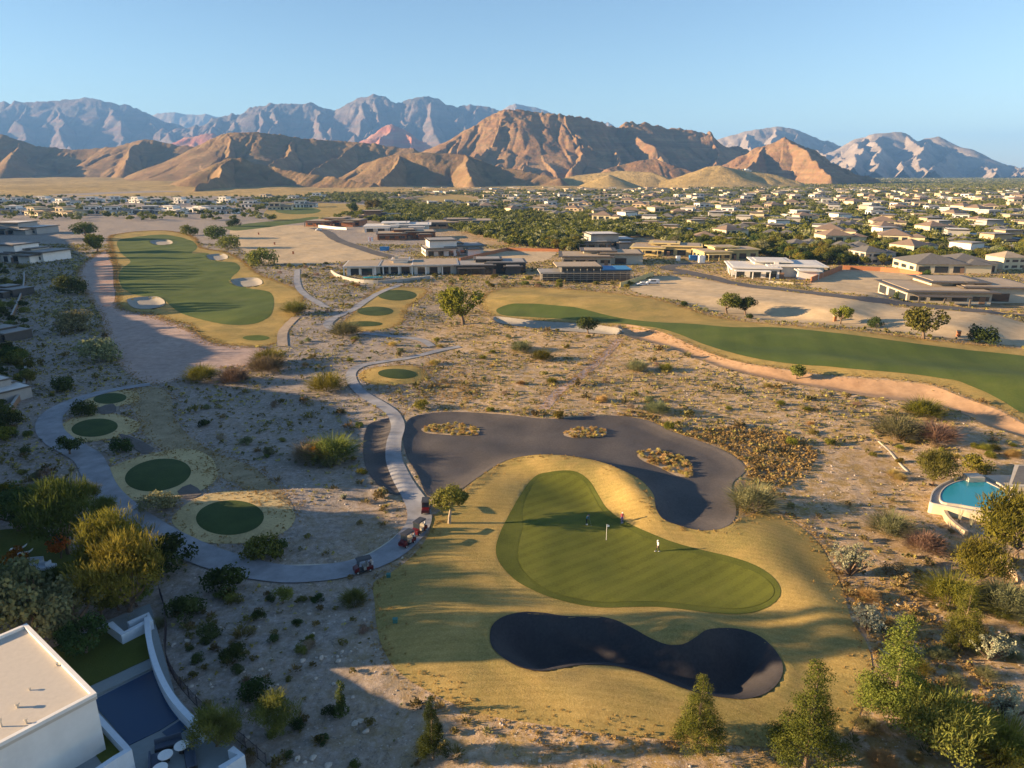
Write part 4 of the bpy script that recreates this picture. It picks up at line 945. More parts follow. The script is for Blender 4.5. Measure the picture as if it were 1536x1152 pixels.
for j, (py, n, off) in enumerate(((322, 13, 0), (305, 15, 14))):
    for k in range(n):
        px = -10 + off + k * (505 - 0) / n + rnd.uniform(-5, 5); yy = py + rnd.uniform(-2.5, 2.5) - (6 if px > 380 else 0) - (j == 0) * (4 if px > 250 else 0)
        x, y = hit(px, yy); cand.append((x, y, px, yy, 'front' if j == 0 else 'rear', 'A'))
ok = []
for c in cand:
    if any(math.hypot(c[0] - h[0], c[1] - h[1]) < h[2] + 18 for h in HOUSES): continue
    if c[5] == 'A':
        pass
    sdm = max(float(near_sdf(r['poly'], np.array([c[0]]), np.array([c[1]]), 12)[0]) for r in REG if r['level'] >= 1)
    if sdm > -11 and c[5] == 'B': continue
    if c[5] == 'B' and fbm(np.array([c[0] / 210]), np.array([c[1] / 210]), 2)[0] > .48: continue
    ok.append(c); 
ok.sort(key=lambda c: (c[5] != 'A', c[1]))
single = [c for c in ok if c[5] == 'A'] + [c for c in ok if c[5] == 'B'][:235]
rest = [c for c in ok if c[5] == 'B'][235:]
bykey = {}
for c in single:
    if c[5] == 'A': key = lk[int(c[2] * 7.3) % len(lk)]; s = 1.3
    else: key = 'fgdiocdejbcogendejfcibdecb'[int(abs(c[0] * 3.1 + c[1] * 1.7)) % 26]; s = rnd.uniform(1.05, 1.35)
    bykey.setdefault((c[5], c[4], HP[key]['wall'], HP[key]['st'], HP[key]['roof']), []).append((c, key, s))
rows = sorted({k[1] for k in bykey if k[0] == 'B'})
for kk, L in bykey.items():
    L.sort(key=lambda q: q[0][2])
    for i, (c, key, s) in enumerate(L):
        look = f"{CW[kk[2]]} {'two-storey' if kk[3] == 2 else 'one-storey'} house with {CR[kk[4]]}"
        where = f"{kk[1]} row on the mesa" if kk[0] == 'A' else f"{ordn(rows.index(kk[1]) + 1)} neighbourhood row"
        lab = f"{look}, {ordn(i + 1) + ' such ' if len(L) > 1 else ''}in the {where}"
        put_house(key, c[0], c[1], rnd.uniform(-.5, .5), lab, s, detail=slant(c[0], c[1]) < 860, group=G1)
# far remainder
V = MB()
def house_mass():
    vs = []; fs = []; mi = []; off = 0; pal = ['w_white', 'w_cream', 'w_tan', 'w_grey', 'r_tile', 'r_grey', 'glass']; r = random.Random(5)
    spots = [(c[0], c[1]) for c in rest]
    for _ in range(2400):
        y = 2000 * math.exp(r.random() * 1.25); px = r.uniform(1180, 1560) if r.random() < .8 else r.uniform(1000, 1560); x = (px - 768) / F * y; spots.append((x, y))
    b = MB()
    for x, y in spots:
        w, d, h = r.uniform(16, 26), r.uniform(11, 17), r.choice((3.8, 6.8, 6.8)); b.cur = r.choice((0, 1, 1, 2, 2, 3, 3)); rz = r.uniform(-.5, .5)
        if y < 2300: b.box(x - w / 2, y - d / 2, -1, x + w / 2, y + d / 2, h, rz)
        else: b.box(x - w / 2, y - d / 2, -1, x + w / 2, y + d / 2, h * .8, rz)
        if y < 2300:
            c0 = b.cur; b.cur = 6
            for q in (-.3, 0.0, .3): b.box(x + w * q - 1.6, y - d / 2 - .1, h * .25, x + w * q + 1.6, y - d / 2 + 2, h * .7, rz, (x, y))
            b.cur = c0
        b.cur = r.choice((4, 4, 5, 5, 5, 2)); b.box(x - w / 2 - .8, y - d / 2 - .8, h if y < 2300 else h * .8, x + w / 2 + .8, y + d / 2 + .8, (h if y < 2300 else h * .8) + .6, rz)
    b.build('distant_houses', [M[k] for k in pal], kind='stuff', label='mass of far pale houses on the valley floor below the mountains')
house_mass()
def pxy_(x, y, z=0.0):
    dz = z - CAMZ; fy = y * math.cos(PITCH) - dz * math.sin(PITCH); up = y * math.sin(PITCH) + dz * math.cos(PITCH); return 768 + F * x / fy, 576 - F * up / fy
# ------------------------------------------------------------------ plants placed by hand
GB = 'big desert bushes'
for a in [
 ('broad_yellow', 695, 486, 78, 'tallest spreading olive tree between the small tee mounds and the fairway', 'tree', 'desert_tree'),
 ('broad', 1292+93, 508, 58, 'round dark olive tree between the fairway and the empty lots', 'tree', 'desert_tree'),
 ('broad', 1090, 470, 40, 'flat topped olive tree with a pale trunk above the fairway', 'tree', 'desert_tree'),
 ('broad_dark', 1118, 472, 36, 'darker olive tree touching the flat topped one above the fairway', 'tree', 'desert_tree'),
 ('broad', 1195, 566, 30, 'small lone tree on the edge of the orange sand bank', 'tree', 'desert_tree'),
 ('broad_dark', 882, 501, 34, 'dark round bush at the end of the pale sand bunker', 'bush', 'desert_bush'),
 ('broad_yellow', 1260, 486, 34, 'bright yellow green tree on the upper edge of the fairway', 'tree', 'desert_tree'),
 ('bush_dark', 1312, 491, 26, 'dark bush beside the bright yellow green tree', 'bush', 'desert_bush'),
 ('bush_dark', 1470, 514, 40, 'low dark bush below the very long grey house', 'bush', 'desert_bush'),
 ('bush_dark', 105, 441, 44, 'large dark round bush beside the sandy wash', 'bush', 'desert_bush'),
 ('bush_grey', 120, 497, 50, 'wide grey green bush below the dark round bush', 'bush', 'desert_bush'),
 ('bush_grey', 148, 541, 58, 'widest grey green bush at the foot of the sandy wash', 'bush', 'desert_bush'),
 ('broad_yellow', 146, 378, 34, 'bright yellow tree at the head of the left fairway', 'tree', 'desert_tree'),
 ('broad', 128, 360, 30, 'green tree behind the bright yellow tree', 'tree', 'desert_tree'),
 ('bush', 283, 353, 26, 'green tree at the upper end of the left fairway', 'tree', 'desert_tree'),
 ('bush', 325, 358, 34, 'spreading green tree beside the small fairway bunker', 'tree', 'desert_tree'),
 ('bush', 345, 372, 34, 'dark green tree on the right edge of the left fairway', 'tree', 'desert_tree'),
 ('bush', 395, 397, 44, 'wide green bush between the left fairway and the empty lot', 'bush', 'desert_bush'),
 ('bush_dark', 352, 340, 22, 'dark tree behind the empty lot', 'tree', 'desert_tree'),
 ('feather_yellow', 303, 571, 40, 'bright green bush glowing at the lower edge of the wash', 'bush', 'desert_bush'),
 ('feather_bare', 352, 573, 40, 'bare twiggy bush beside the glowing green bush', 'bush', 'desert_bush'),
 ('feather_bare', 400, 558, 44, 'bare brown bush below the left fairway', 'bush', 'desert_bush'),
 ('feather_yellow', 404, 546, 42, 'yellow bush at the tip of the left fairway', 'bush', 'desert_bush'),
 ('feather_yellow', 490, 586, 50, 'tall wispy yellow bush left of the path bend', 'bush', 'desert_bush'),
 ('feather_grey', 518, 503, 40, 'grey green bush beside the path below the tees', 'bush', 'desert_bush'),
 ('feather_olive', 443, 470, 34, 'grey bush touching the right edge of the left fairway', 'bush', 'desert_bush'),
 ('feather_olive', 500, 690, 66, 'big fan shaped grey green bush above the shaded tees', 'bush', 'desert_bush'),
 ('feather_bare', 465, 690, 50, 'brown twiggy bush left of the fan shaped bush', 'bush', 'desert_bush'),
 ('bush_yellow', 632, 612, 26, 'small green bush on the upper rim of the dark sand', 'bush', 'desert_bush'),
 ('feather_grey', 1128, 762, 62, 'pale wispy bush at the end of the dark sand', 'bush', 'desert_bush'),
 ('feather_grey', 985, 620, 34, 'grey green bush above the rim of the dark sand', 'bush', 'desert_bush'),
 ('bush_yellow', 1003, 646, 20, 'small bush on the tussock rim of the dark sand', 'bush', 'desert_bush'),
 ('bush_yellow', 838, 627, 20, 'small green bush at the foot of the dirt trail', 'bush', 'desert_bush'),
 ('feather_grey', 782, 527, 30, 'pale green bush near the top of the scrubland', 'bush', 'desert_bush'),
 ('feather_yellow', 812, 540, 30, 'yellow green bush beside the pale green one near the dirt trail', 'bush', 'desert_bush'),
 ('feather_grey', 955, 556, 30, 'grey bush in the open scrub below the fairway', 'bush', 'desert_bush'),
 ('feather_yellow', 998, 556, 20, 'yellow tuft bush beside the grey bush in the open scrub', 'bush', 'desert_bush'),
 ('feather_yellow', 1385, 625, 44, 'green bush close to the orange sand bank', 'bush', 'desert_bush'),
 ('feather_grey', 1345, 655, 54, 'widest pale grey bush in the scrub on the right', 'bush', 'desert_bush'),
 ('feather_bare', 1405, 662, 46, 'brown bush touching the widest pale grey bush', 'bush', 'desert_bush'),
 ('mesquite_olive', 1398, 728, 64, 'leafy olive bush just above the turquoise pool', 'bush', 'desert_bush'),
 ('bush_yellow', 1462, 706, 40, 'low yellow green bush above the pool wall', 'bush', 'desert_bush'),
 ('cholla', 1274, 862, 66, 'pale cholla cactus at the edge of the dry rough', 'cactus', 'cholla_cactus'),
 ('cholla', 1300, 946, 58, 'pale feathery bush at the edge of the rough below the cholla', 'cactus', 'cholla_cactus'),
 ('cholla', 1485, 990, 58, 'pale knobbly cactus beside the small pine', 'cactus', 'cholla_cactus'),
 ('cholla', 1510, 1080, 64, 'grey cactus mass near the lower right corner', 'cactus', 'cholla_cactus'),
 ('cholla', 515, 749, 15, 'small white spiny cactus on the sunlit sand beside the dark strip', 'cactus', 'cholla_cactus'),
 ('cholla', 573, 741, 16, 'small golden cactus at the lower tip of the dark strip', 'cactus', 'cholla_cactus'),
 ('cholla', 558, 728, 12, 'small grey cactus on the left rim of the dark strip', 'cactus', 'cholla_cactus'),
 ('bush_yellow', 542, 712, 18, 'small round bush halfway down the dark strip', 'bush', 'desert_bush'),
 ('bush_brown', 1342, 862, 34, 'reddish brown twiggy bush on the bare sand', 'bush', 'desert_bush'),
 ('feather_grey', 1335, 800, 50, 'thin grey branching bush below the pool wall', 'bush', 'desert_bush'),
 ('feather_bare', 1385, 826, 44, 'bare brown branching bush below the pool wall', 'bush', 'desert_bush'),
 ('mesquite', 1522, 842, 118, 'large yellow green tree hiding the lower side of the pool', 'tree', 'desert_tree'),
 ('mesquite', 1470, 880, 80, 'feathery yellow green bush below the large poolside tree', 'bush', 'desert_bush'),
 ('feather_yellow', 1425, 905, 64, 'golden bush below the feathery poolside bush', 'bush', 'desert_bush'),
 ('feather_grey', 1505, 915, 60, 'pale grass like bush at the right edge', 'bush', 'desert_bush'),
 ('mesquite_olive', 1420, 1136, 110, 'dark green bush in the lower right corner', 'bush', 'desert_bush'),
 ('mesquite', 1395, 1110, 76, 'yellow green bush in front of the tallest pine', 'bush', 'desert_bush'),
 ('feather_yellow', 1500, 1140, 80, 'yellow bush at the very lower right corner', 'bush', 'desert_bush'),
 ('bush', 396, 836, 58, 'dark shrub mound right below the nearest tee', 'bush', 'desert_bush'),
 ('bush_dark', 418, 828, 36, 'dark round shrub beside the shrub mound near the tee', 'bush', 'desert_bush'),
 ('bush_grey', 236, 766, 50, 'shaded grey shrub between the two nearest tees', 'bush', 'desert_bush'),
 ('bush_dark', 183, 676, 34, 'dark shrub clump between the middle tees', 'bush', 'desert_bush'),
 ('bush_dark', 128, 622, 36, 'dark shrub clump between the far tees and the path', 'bush', 'desert_bush'),
 ('broad_dark', 105, 682, 34, 'small tree overhanging the shaded path bend', 'tree', 'desert_tree'),
 ('bush_dark', 96, 585, 34, 'dark shrub in the shade beside the curved boundary wall', 'bush', 'desert_bush'),
 ('bush_dark', 385, 1050, 52, 'dark round shrub on the shaded slope beside the yard', 'bush', 'desert_bush'),
 ('mesquite_olive', 412, 1100, 70, 'shaded feathery shrub below the dark round shrub', 'bush', 'desert_bush'),
 ('bush_dark', 352, 988, 40, 'shaded shrub beside the curved garden wall', 'bush', 'desert_bush'),
 ('bush_dark', 312, 955, 34, 'dark shrub next to the tip of the garden wall', 'bush', 'desert_bush'),
 ('bush_dark', 280, 925, 56, 'dark shrub mass between the garden trees and the path', 'bush', 'desert_bush'),
 ('bush_dark', 340, 885, 66, 'dark shrub mass on the lower edge of the cart path', 'bush', 'desert_bush'),
 ('bush_dark', 255, 850, 80, 'widest dark shrub mass between the garden and the path', 'bush', 'desert_bush'),
 ('feather_olive', 530, 905, 34, 'thin dark shrub beside the pale sand below the path', 'bush', 'desert_bush'),
 ('broad', 424, 905, 30, 'small thin tree on the pale sand below the path', 'tree', 'desert_tree'),
 ('cypress', 513, 1074, 24, 'short dark conical tree on the shaded sand', 'tree', 'cypress_tree'),
 ('pine_dark', 650, 1140, 46, 'tall narrow dark tree at the bottom of the picture', 'tree', 'pine_tree'),
 ('pine', 1046, 1122, 58, 'sunlit pine tree below the dark bunker', 'tree', 'pine_tree'),
 ('pine', 1208, 1150, 80, 'open branched pine tree at the bottom edge', 'tree', 'pine_tree'),
 ('pine', 1335, 1090, 82, 'tallest pine tree at the corner of the dry rough', 'tree', 'pine_tree'),
 ('pine', 1440, 972, 44, 'small pine tree in the scrub on the right', 'tree', 'pine_tree'),
 ('ocotillo', 1438, 785, 18, 'pale ocotillo stems in front of the pool', 'cactus', 'ocotillo'),
 ('ocotillo', 1456, 792, 14, 'shorter ocotillo beside the pool planter', 'cactus', 'ocotillo'),
 ('mesquite_olive', 105, 835, 112, 'large garden tree with sunlit yellow green top', 'tree', 'garden_tree'),
 ('mesquite', 180, 880, 110, 'sunlit yellow garden tree nearest the path', 'tree', 'garden_tree'),
 ('mesquite', 195, 925, 120, 'yellow green garden tree above the garden wall', 'tree', 'garden_tree'),
 ('broad_grey', 52, 950, 100, 'pale green round garden tree above the white roof', 'tree', 'garden_tree'),
 ('broad_grey', 112, 955, 88, 'pale green garden tree in the middle of the yard', 'tree', 'garden_tree'),
 ('autumn', 92, 842, 38, 'small orange autumn tree beside the loungers', 'tree', 'autumn_tree'),
 ('autumn', 24, 858, 34, 'small orange autumn tree on the far side of the loungers', 'tree', 'autumn_tree'),
 ('broad_dark', 30, 800, 70, 'dark garden tree at the left edge', 'tree', 'garden_tree'),
 ('broad_dark', 130, 985, 60, 'shaded tree against the white roofed house', 'tree', 'garden_tree'),
 ('feather_grey', 197, 935, 18, 'pale plume grass at the garden wall', 'grass', 'plume_grass'),
 ('feather_grey', 236, 940, 20, 'pale plume grass outside the garden wall', 'grass', 'plume_grass'),
 ('mesquite_olive', 325, 1125, 76, 'shrub covering the foot of the curved garden wall', 'bush', 'desert_bush'),
 ('autumn', 472, 690, 26, 'orange tinted small bush beside the fan shaped bush', 'bush', 'desert_bush'),
 ('broad_yellow', 560, 318, 26, 'yellow green tree by the far green', 'tree', 'desert_tree'),
 ('broad', 527, 322, 24, 'rounded tree by the far green', 'tree', 'desert_tree'),
 ]:
    P_(*a, hs=1.25 if a[6] == 'garden_tree' else 1.0)
# the round tree by the path
x, y, z = at(674, 785); plant('oak', x, y, 6.6 * 1.0, 'round evergreen tree on a pale trunk beside the parked carts', 'tree', 'evergreen_tree', None, 0, .85, z)

# ------------------------------------------------------------------ unseen trees added along the bank to cast shade into the frame
yy = 40.0
while yy < 430:
    hgt = float(bank_height(yy)); need = hgt * (.06 if yy > 240 else .02) + .4
    xx = _hillx(yy) - 2
    if hgt > 2.5:
        for dx in (0,):
            s = max(.9, (need + .3) / 2.25) * rnd.uniform(.95, 1.12)
            plant('cypress', xx + dx + rnd.uniform(-.8, .8), yy + rnd.uniform(-.8, .8), s, 'dense dark tree in the windbreak along the bank', 'tree', 'cypress_tree', 'windbreak trees along the bank', None, 1.0)
        yy += max(1.8, .62 * s + .7) if yy < 240 else 3.0
    else: yy += 2.5

for py, px in ((358, 225), (361, 230), (379, 285), (387, 290), (399, 272), (403, 285), (407, 290), (411, 290), (415, 280), (418, 268), (427, 275), (431, 280), (435, 262), (456, 335), (460, 352), (464, 362), (468, 345)):  # unseen trees sized so their shadows band the left fairway
    X, Y = plane_hit(px, py); Yb = Y - (X - _hillx(Y)) * math.tan(SUN_TURN); xx = _hillx(Yb) - 2; zz = gz(xx, Yb); s = max(1.5, ((X - xx) * SUN_TAN - zz) / 2.15)
    plant('cypress', xx, Yb, s * 2.4, 'dense dark tree in the windbreak along the bank', 'tree', 'cypress_tree', 'windbreak trees along the bank', None, 1 / 2.4)
for yb, s in ((60.3, 5.2), (62.2, 5.0), (64.2, 5.2), (66.5, 5.0)): plant('cypress', _hillx(yb) - 1, yb, s, 'dense dark tree in the windbreak along the bank', 'tree', 'cypress_tree', 'windbreak trees along the bank', None, 1.0)  # extra unseen trees added to close a lit gap at the lower left
for k in range(75):      # planting around the left edge houses
    py = rnd.uniform(392, 660); px = rnd.uniform(-6, 40) - (8 if py > 600 else 0); x, y = hit(px, py)
    if all(math.hypot(x - h[0], y - h[1]) > h[2] * .8 for h in HOUSES):
        kd = rnd.choice(['bush_dark', 'broad_dark', 'bush', 'broad', 'bush_yellow']); plant(kd, x, y, rnd.uniform(2.5, 5.5), {'bush_dark': 'dark shrub', 'broad_dark': 'dark small tree', 'bush': 'olive shrub', 'broad': 'olive small tree', 'bush_yellow': 'yellow green shrub'}[kd] + ' in the gardens of the left edge houses', 'shrub' if kd.startswith('bush') else 'tree', 'garden_shrub' if kd.startswith('bush') else 'garden_tree', 'plants in the gardens of the left edge houses')

for k in range(40):
    x, y = hit(rnd.uniform(-10, 235), rnd.uniform(752, 932)); px, py = pxy_(x, y)
    if py < 752 + max(0, px - 120) * .75 or (px < 130 and 800 < py < 868): continue
    kd = rnd.choice(['broad_dark', 'mesquite_olive', 'broad', 'bush_dark', 'broad_yellow']); plant(kd, x, y, rnd.uniform(2.6, 5.0), {'broad_dark': 'dark small tree', 'mesquite_olive': 'feathery olive tree', 'broad': 'olive small tree', 'bush_dark': 'dark shrub', 'broad_yellow': 'yellow green small tree'}[kd] + ' in the dense garden planting above the white roofed house', 'tree', 'garden_tree', 'dense garden planting above the white roofed house', None, 1.15)

# ------------------------------------------------------------------ scattered desert scrub
def free(x, y, lev=1, pad=.3, allow=()):
    ok_ = np.ones(len(x), bool)
    for r in REG:
        if r['level'] >= lev and r['mat'] not in allow:
            ok_ &= near_sdf(r['poly'], x, y, pad) <= -pad
    return ok_
def pxy(x, y, z=0.0):
    dz = z - CAMZ; fy = y * math.cos(PITCH) - dz * math.sin(PITCH); up = y * math.sin(PITCH) + dz * math.cos(PITCH); return 768 + F * x / fy, 576 - F * up / fy
hx_ = np.array([h[0] for h in HOUSES]); hy_ = np.array([h[1] for h in HOUSES]); hr_ = np.array([h[2] for h in HOUSES])
def clear_of_houses(x, y, m=0.0): return (np.hypot(x[:, None] - hx_[None], y[:, None] - hy_[None]) > hr_[None] * .85 + m).all(1)
YARD = wpoly([(-200,800),(40,790),(180,830),(262,905),(248,930),(250,985),(285,1050),(350,1130),(380,1200),(-200,1300)], 3)
POOLY = wpoly([(1385,760),(1410,715),(1480,690),(1700,690),(1700,830),(1500,840),(1430,800)], 3)
def off_yards(x, y): return (near_sdf(YARD, x, y, 1) < 0) & (near_sdf(POOLY, x, y, 1) < 0)
N = 300000
Y = np.sqrt(rng.rand(N) * (520 ** 2 - 44 ** 2) + 44 ** 2); X = (rng.rand(N) * 2 - 1) * (.80 * Y + 14)
px, py = pxy(X, Y)
dens = .50 + .55 * fbm(X / 16, Y / 16, 3) + .25 * fbm(X / 60 + 9, Y / 60, 2)
# bare pale sand below the path and the gravel flats
for (cx, cy, rx, ry, d) in ((560, 900, 110, 60, -.5), (500, 800, 110, 30, -.7), (470, 990, 80, 60, -.35), (700, 1120, 300, 30, -.2), (420, 720, 60, 30, .3), (300, 640, 60, 50, -.3), (760, 640, 300, 12, .5), (640, 580, 60, 30, .3), (100, 560, 130, 190, .35), (330, 1050, 120, 90, .3), (1000, 540, 300, 60, .15), (1270, 710, 75, 55, -.55), (1350, 825, 60, 45, -.4), (1200, 600, 40, 20, -.2)):
    dens += d * np.exp(-((px - cx) / rx) ** 2 - ((py - cy) / ry) ** 2)
keep = (rng.rand(N) < dens * np.interp(Y, [44, 120, 250, 520], [.62, .60, .55, .42])) & free(X, Y, 1, .35) & clear_of_houses(X, Y) & off_yards(X, Y) & (px > -60) & (px < 1600)
X, Y = X[keep], Y[keep]; Z = ground_z(X, Y)
S = .42 + 1.1 * rng.rand(len(X)) ** 2.6 + .0012 * Y; S *= np.where(rng.rand(len(X)) < .05, 1.8, 1)
size = S / np.hypot(Y, 50); order = np.argsort(-size)
GS = 'desert shrubs dotted over the sandy ground'
for j, i in enumerate(order[:300]):
    shade = X[i] < -.15 * Y[i]
    plant('scrub', X[i], Y[i], S[i], 'low rounded desert shrub in the open sandy scrub', 'shrub', 'desert_shrub', GS, j, 1.0, Z[i], True)
# larger bushes scattered through the scrub
ZN = [('on the shaded sandy slope left of the path', [(0,400,130,600),(0,600,60,720),(230,590,540,700),(60,700,130,740)], ['bush_dark','bush_grey','bush_brown','bush'], 46, (1.4, 3.0)),
      ('in the shade between the iron fence and the rough', [(270,880,560,1150)], ['bush_dark','bush','bush_brown'], 30, (.9, 2.0)),
      ('in the open golden scrub of the middle', [(430,400,660,560),(660,500,1180,625)], ['bush_yellow','bush_grey','feather_yellow','feather_gold','bush_brown'], 85, (1.3, 2.8)),
      ('in the open scrub under the orange bank', [(1180,590,1536,700),(1300,660,1536,740)], ['bush_yellow','feather_yellow','bush_brown','feather_gold'], 50, (1.3, 2.8)),
      ('in the golden scrub at the lower corner', [(1290,880,1536,1150)], ['feather_yellow','feather_gold','bush_yellow','feather_grey'], 40, (1.2, 2.6)),
      ('along the upper edge of the fairway', [(960,455,1100,480),(1100,474,1536,520)], ['bush_yellow','bush_brown','bush_grey','bush_dark'], 46, (1.6, 3.6)),
      ('between the left fairway and the street', [(395,395,520,420),(640,415,800,432),(800,425,960,436)], ['bush','bush_yellow','bush_grey','bush_brown'], 40, (1.6, 3.6))]
lk_ = {'bush_dark': 'dark green', 'bush_grey': 'grey green', 'bush_brown': 'bare brown', 'bush': 'olive', 'bush_yellow': 'yellow green', 'feather_yellow': 'wispy yellow green', 'feather_gold': 'wispy golden', 'feather_grey': 'wispy grey'}
for wh, boxes, kds, n, (s0, s1) in ZN:
    for j in range(n):
        bx = boxes[rnd.randrange(len(boxes))]; x, y = hit(rnd.uniform(bx[0], bx[2]), rnd.uniform(bx[1], bx[3])); xa, ya = np.array([x]), np.array([y])
        if not (free(xa, ya, 1, .8)[0] and clear_of_houses(xa, ya)[0] and off_yards(xa, ya)[0]): continue
        kd = rnd.choice(kds); plant(kd, x, y, rnd.uniform(s0, s1) * (1 if y < 300 else 1.2), f'{lk_[kd]} bush {wh}', 'bush', 'desert_bush', f'{lk_[kd]} bushes {wh}')
lows = [lowshrub(1, 13, .15), lowshrub(2, 13, .16), lowshrub(3, 11, .12, True), lowshrub(4, 14, .13)]
o2 = order[300:]; pick = rng.rand(len(o2))
def items(sel, s=1.0): return np.column_stack([rng.randint(0, 4, len(sel)), X[sel], Y[sel], Z[sel] - .03, S[sel] * s, rng.rand(len(sel)) * 6.28])
merged('scrub_cover', 'countless small olive and brown shrubs over the desert', items(o2[pick < .40]), M['lf_scrub'], lows)
merged('scrub_cover', 'countless small straw coloured tufts over the desert', items(o2[(pick >= .40) & (pick < .88)], .85), M['lf_gold'], lows)
merged('scrub_cover', 'countless small grey green shrubs over the desert', items(o2[pick >= .88]), M['lf_grey'], lows)

# golden tussocks: rim of the dark sand, islands, rough edges
TZ = [([(1000,652),(1050,645),(1110,640),(1170,650),(1215,668),(1225,690),(1205,715),(1170,735),(1140,740),(1118,728),(1122,706),(1100,688),(1060,672),(1020,662)], 1.5, .75),
      ([(920,622),(960,618),(1010,640),(1060,662),(1020,660),(985,640),(940,628)], 1.2, .6), ([(640,612),(700,610),(770,615),(840,622),(900,622),(840,628),(760,621),(700,617),(650,619)], .9, .45),
      ([(1125,775),(1180,768),(1225,790),(1250,820),(1265,850),(1245,838),(1215,800),(1180,778)], .8, .5),
      ([(1270,880),(1320,890),(1390,905),(1430,960),(1480,1000),(1500,1060),(1440,1075),(1380,1080),(1320,1010),(1300,950),(1280,920)], .9, .6),
      ([(1265,870),(1330,850),(1400,870),(1420,930),(1380,960),(1320,940),(1290,910)], 1.1, .35),
      ([(640,575),(690,570),(720,590),(700,606),(650,602),(625,590)], .8, .5), ([(630,525),(690,545),(740,575),(720,600),(650,590),(640,560)], .45, .5),
      ([(590,950),(625,960),(650,1010),(620,1020),(590,1000),(570,970)], .8, .4), ([(560,570),(600,588),(612,618),(600,622),(585,600),(560,584)], .9, .4),
      ([(740,1082),(840,1095),(960,1110),(1020,1118),(980,1135),(860,1130),(760,1105)], 1.2, .42), ([(820,1095),(1000,1112),(1200,1125),(1200,1135),(1000,1125)], 1.0, .4)]
ISL = [([(632,642),(650,636),(680,634),(705,637),(719,643),(715,651),(690,652),(660,650),(640,648)], .62, 'left island'), ([(845,650),(860,642),(890,640),(910,645),(905,653),(880,655),(858,655)], .62, 'middle'), ([(956,680),(975,674),(1000,676),(1025,688),(1038,700),(1036,713),(1015,712),(990,700),(965,690)], .75, 'right')]
def fill(poly, per, seed):
    P = wpoly(poly, 3); lo = P.min(0); hi = P.max(0); r = np.random.RandomState(seed); n = int((hi - lo).prod() * per * 1.3) + 4
    x = lo[0] + r.rand(n) * (hi[0] - lo[0]); y = lo[1] + r.rand(n) * (hi[1] - lo[1]); m = near_sdf(P, x, y, .5) > 0; return x[m], y[m]
isl_pts = []
for poly, s, nm in ISL:
    P = wpoly(poly, 3)
    REGI = dict(name='planting_bed', poly=P, level=3, mat='bare', res=.6, depth=0, width=1, curb=0); REG.append(REGI); build_region(REGI)
    x, y = fill(poly, 1.35, 3); isl_pts += [(a, b, s * rnd.uniform(.8, 1.35), nm) for a, b in zip(x, y)]
tp = []
for poly, per, s in TZ:
    x, y = fill(poly, per * 1.5, 5); k = free(x, y, 1, .2)
    tp += [(a, b, s * rnd.uniform(.6, 1.35), '') for a, b in zip(x[k], y[k])]
tp.sort(key=lambda q: -q[2] / math.hypot(q[1], 50)); n_i = max(0, 295 - len(isl_pts))
zi = ground_z(np.array([a[0] for a in isl_pts]), np.array([a[1] for a in isl_pts])) + .12
for (a, b, s, nm), z in zip(isl_pts, zi):
    lab = {'left island': 'golden grass clump on the dark sand island nearest the path', 'middle': 'golden grass clump on the small middle island in the dark sand', 'right': 'golden grass clump on the island before the mound'}[nm]
    plant('tussock', a, b, s, lab, 'grass clump', 'grass_clump', 'golden grass clumps', None, 1.0, z, True)
tx = np.array([q[0] for q in tp]); ty = np.array([q[1] for q in tp]); tz = ground_z(tx, ty)
for i in range(n_i):
    plant('tussock', tx[i], ty[i], tp[i][2], 'golden grass clump in the dense bands around the dark sand and rough', 'grass clump', 'grass_clump', 'golden grass clumps', None, 1.0, tz[i], True)
ts = [PROTO['tussock'][k][0] for k in range(3)]
it = np.column_stack([rng.randint(0, 2, len(tp) - n_i), tx[n_i:], ty[n_i:], tz[n_i:] - .02, np.array([q[2] for q in tp[n_i:]]), rng.rand(len(tp) - n_i) * 6.28])
lowt = [np_mesh('lowtuft', *blades(22, .25, .6, 1.2, .10), M['lf_gold']), np_mesh('lowtuft', *crown(clump_set(7, 5, .4, .4, .3, .28, .22, -.3), 26, .13), M['lf_gold'])]
# ragged grass along the edges of the dry rough
for r_ in [q for q in REG if q['mat'] in ('rough', 'tanrough', 'wash', 'thin') and q['poly'][:, 1].mean() < 420]:
    Pq = r_['poly']; seg = np.roll(Pq, -1, 0) - Pq; Ls = np.hypot(*seg.T); n = int(Ls.sum() * 7); w_ = rng.choice(len(Pq), n, p=Ls / Ls.sum()); b0 = Pq[w_] + seg[w_] * rng.rand(n, 1); off_ = rng.normal(size=(n, 2)) * np.array([1.1, 1.1]) + 0
    b0 = b0 + off_; kk_ = free(b0[:, 0], b0[:, 1], 2, .15); b0 = b0[kk_]; zz_ = ground_z(b0[:, 0], b0[:, 1]) + .01
    it = np.concatenate([it, np.column_stack([rng.randint(0, 2, len(b0)), b0[:, 0], b0[:, 1], zz_, .16 + .30 * rng.rand(len(b0)) ** 2 + .0006 * b0[:, 1], rng.rand(len(b0)) * 6])])
merged('dry_grass', 'dense dry golden grass around the dark sand and the rough', it, M['lf_gold'], lowt)

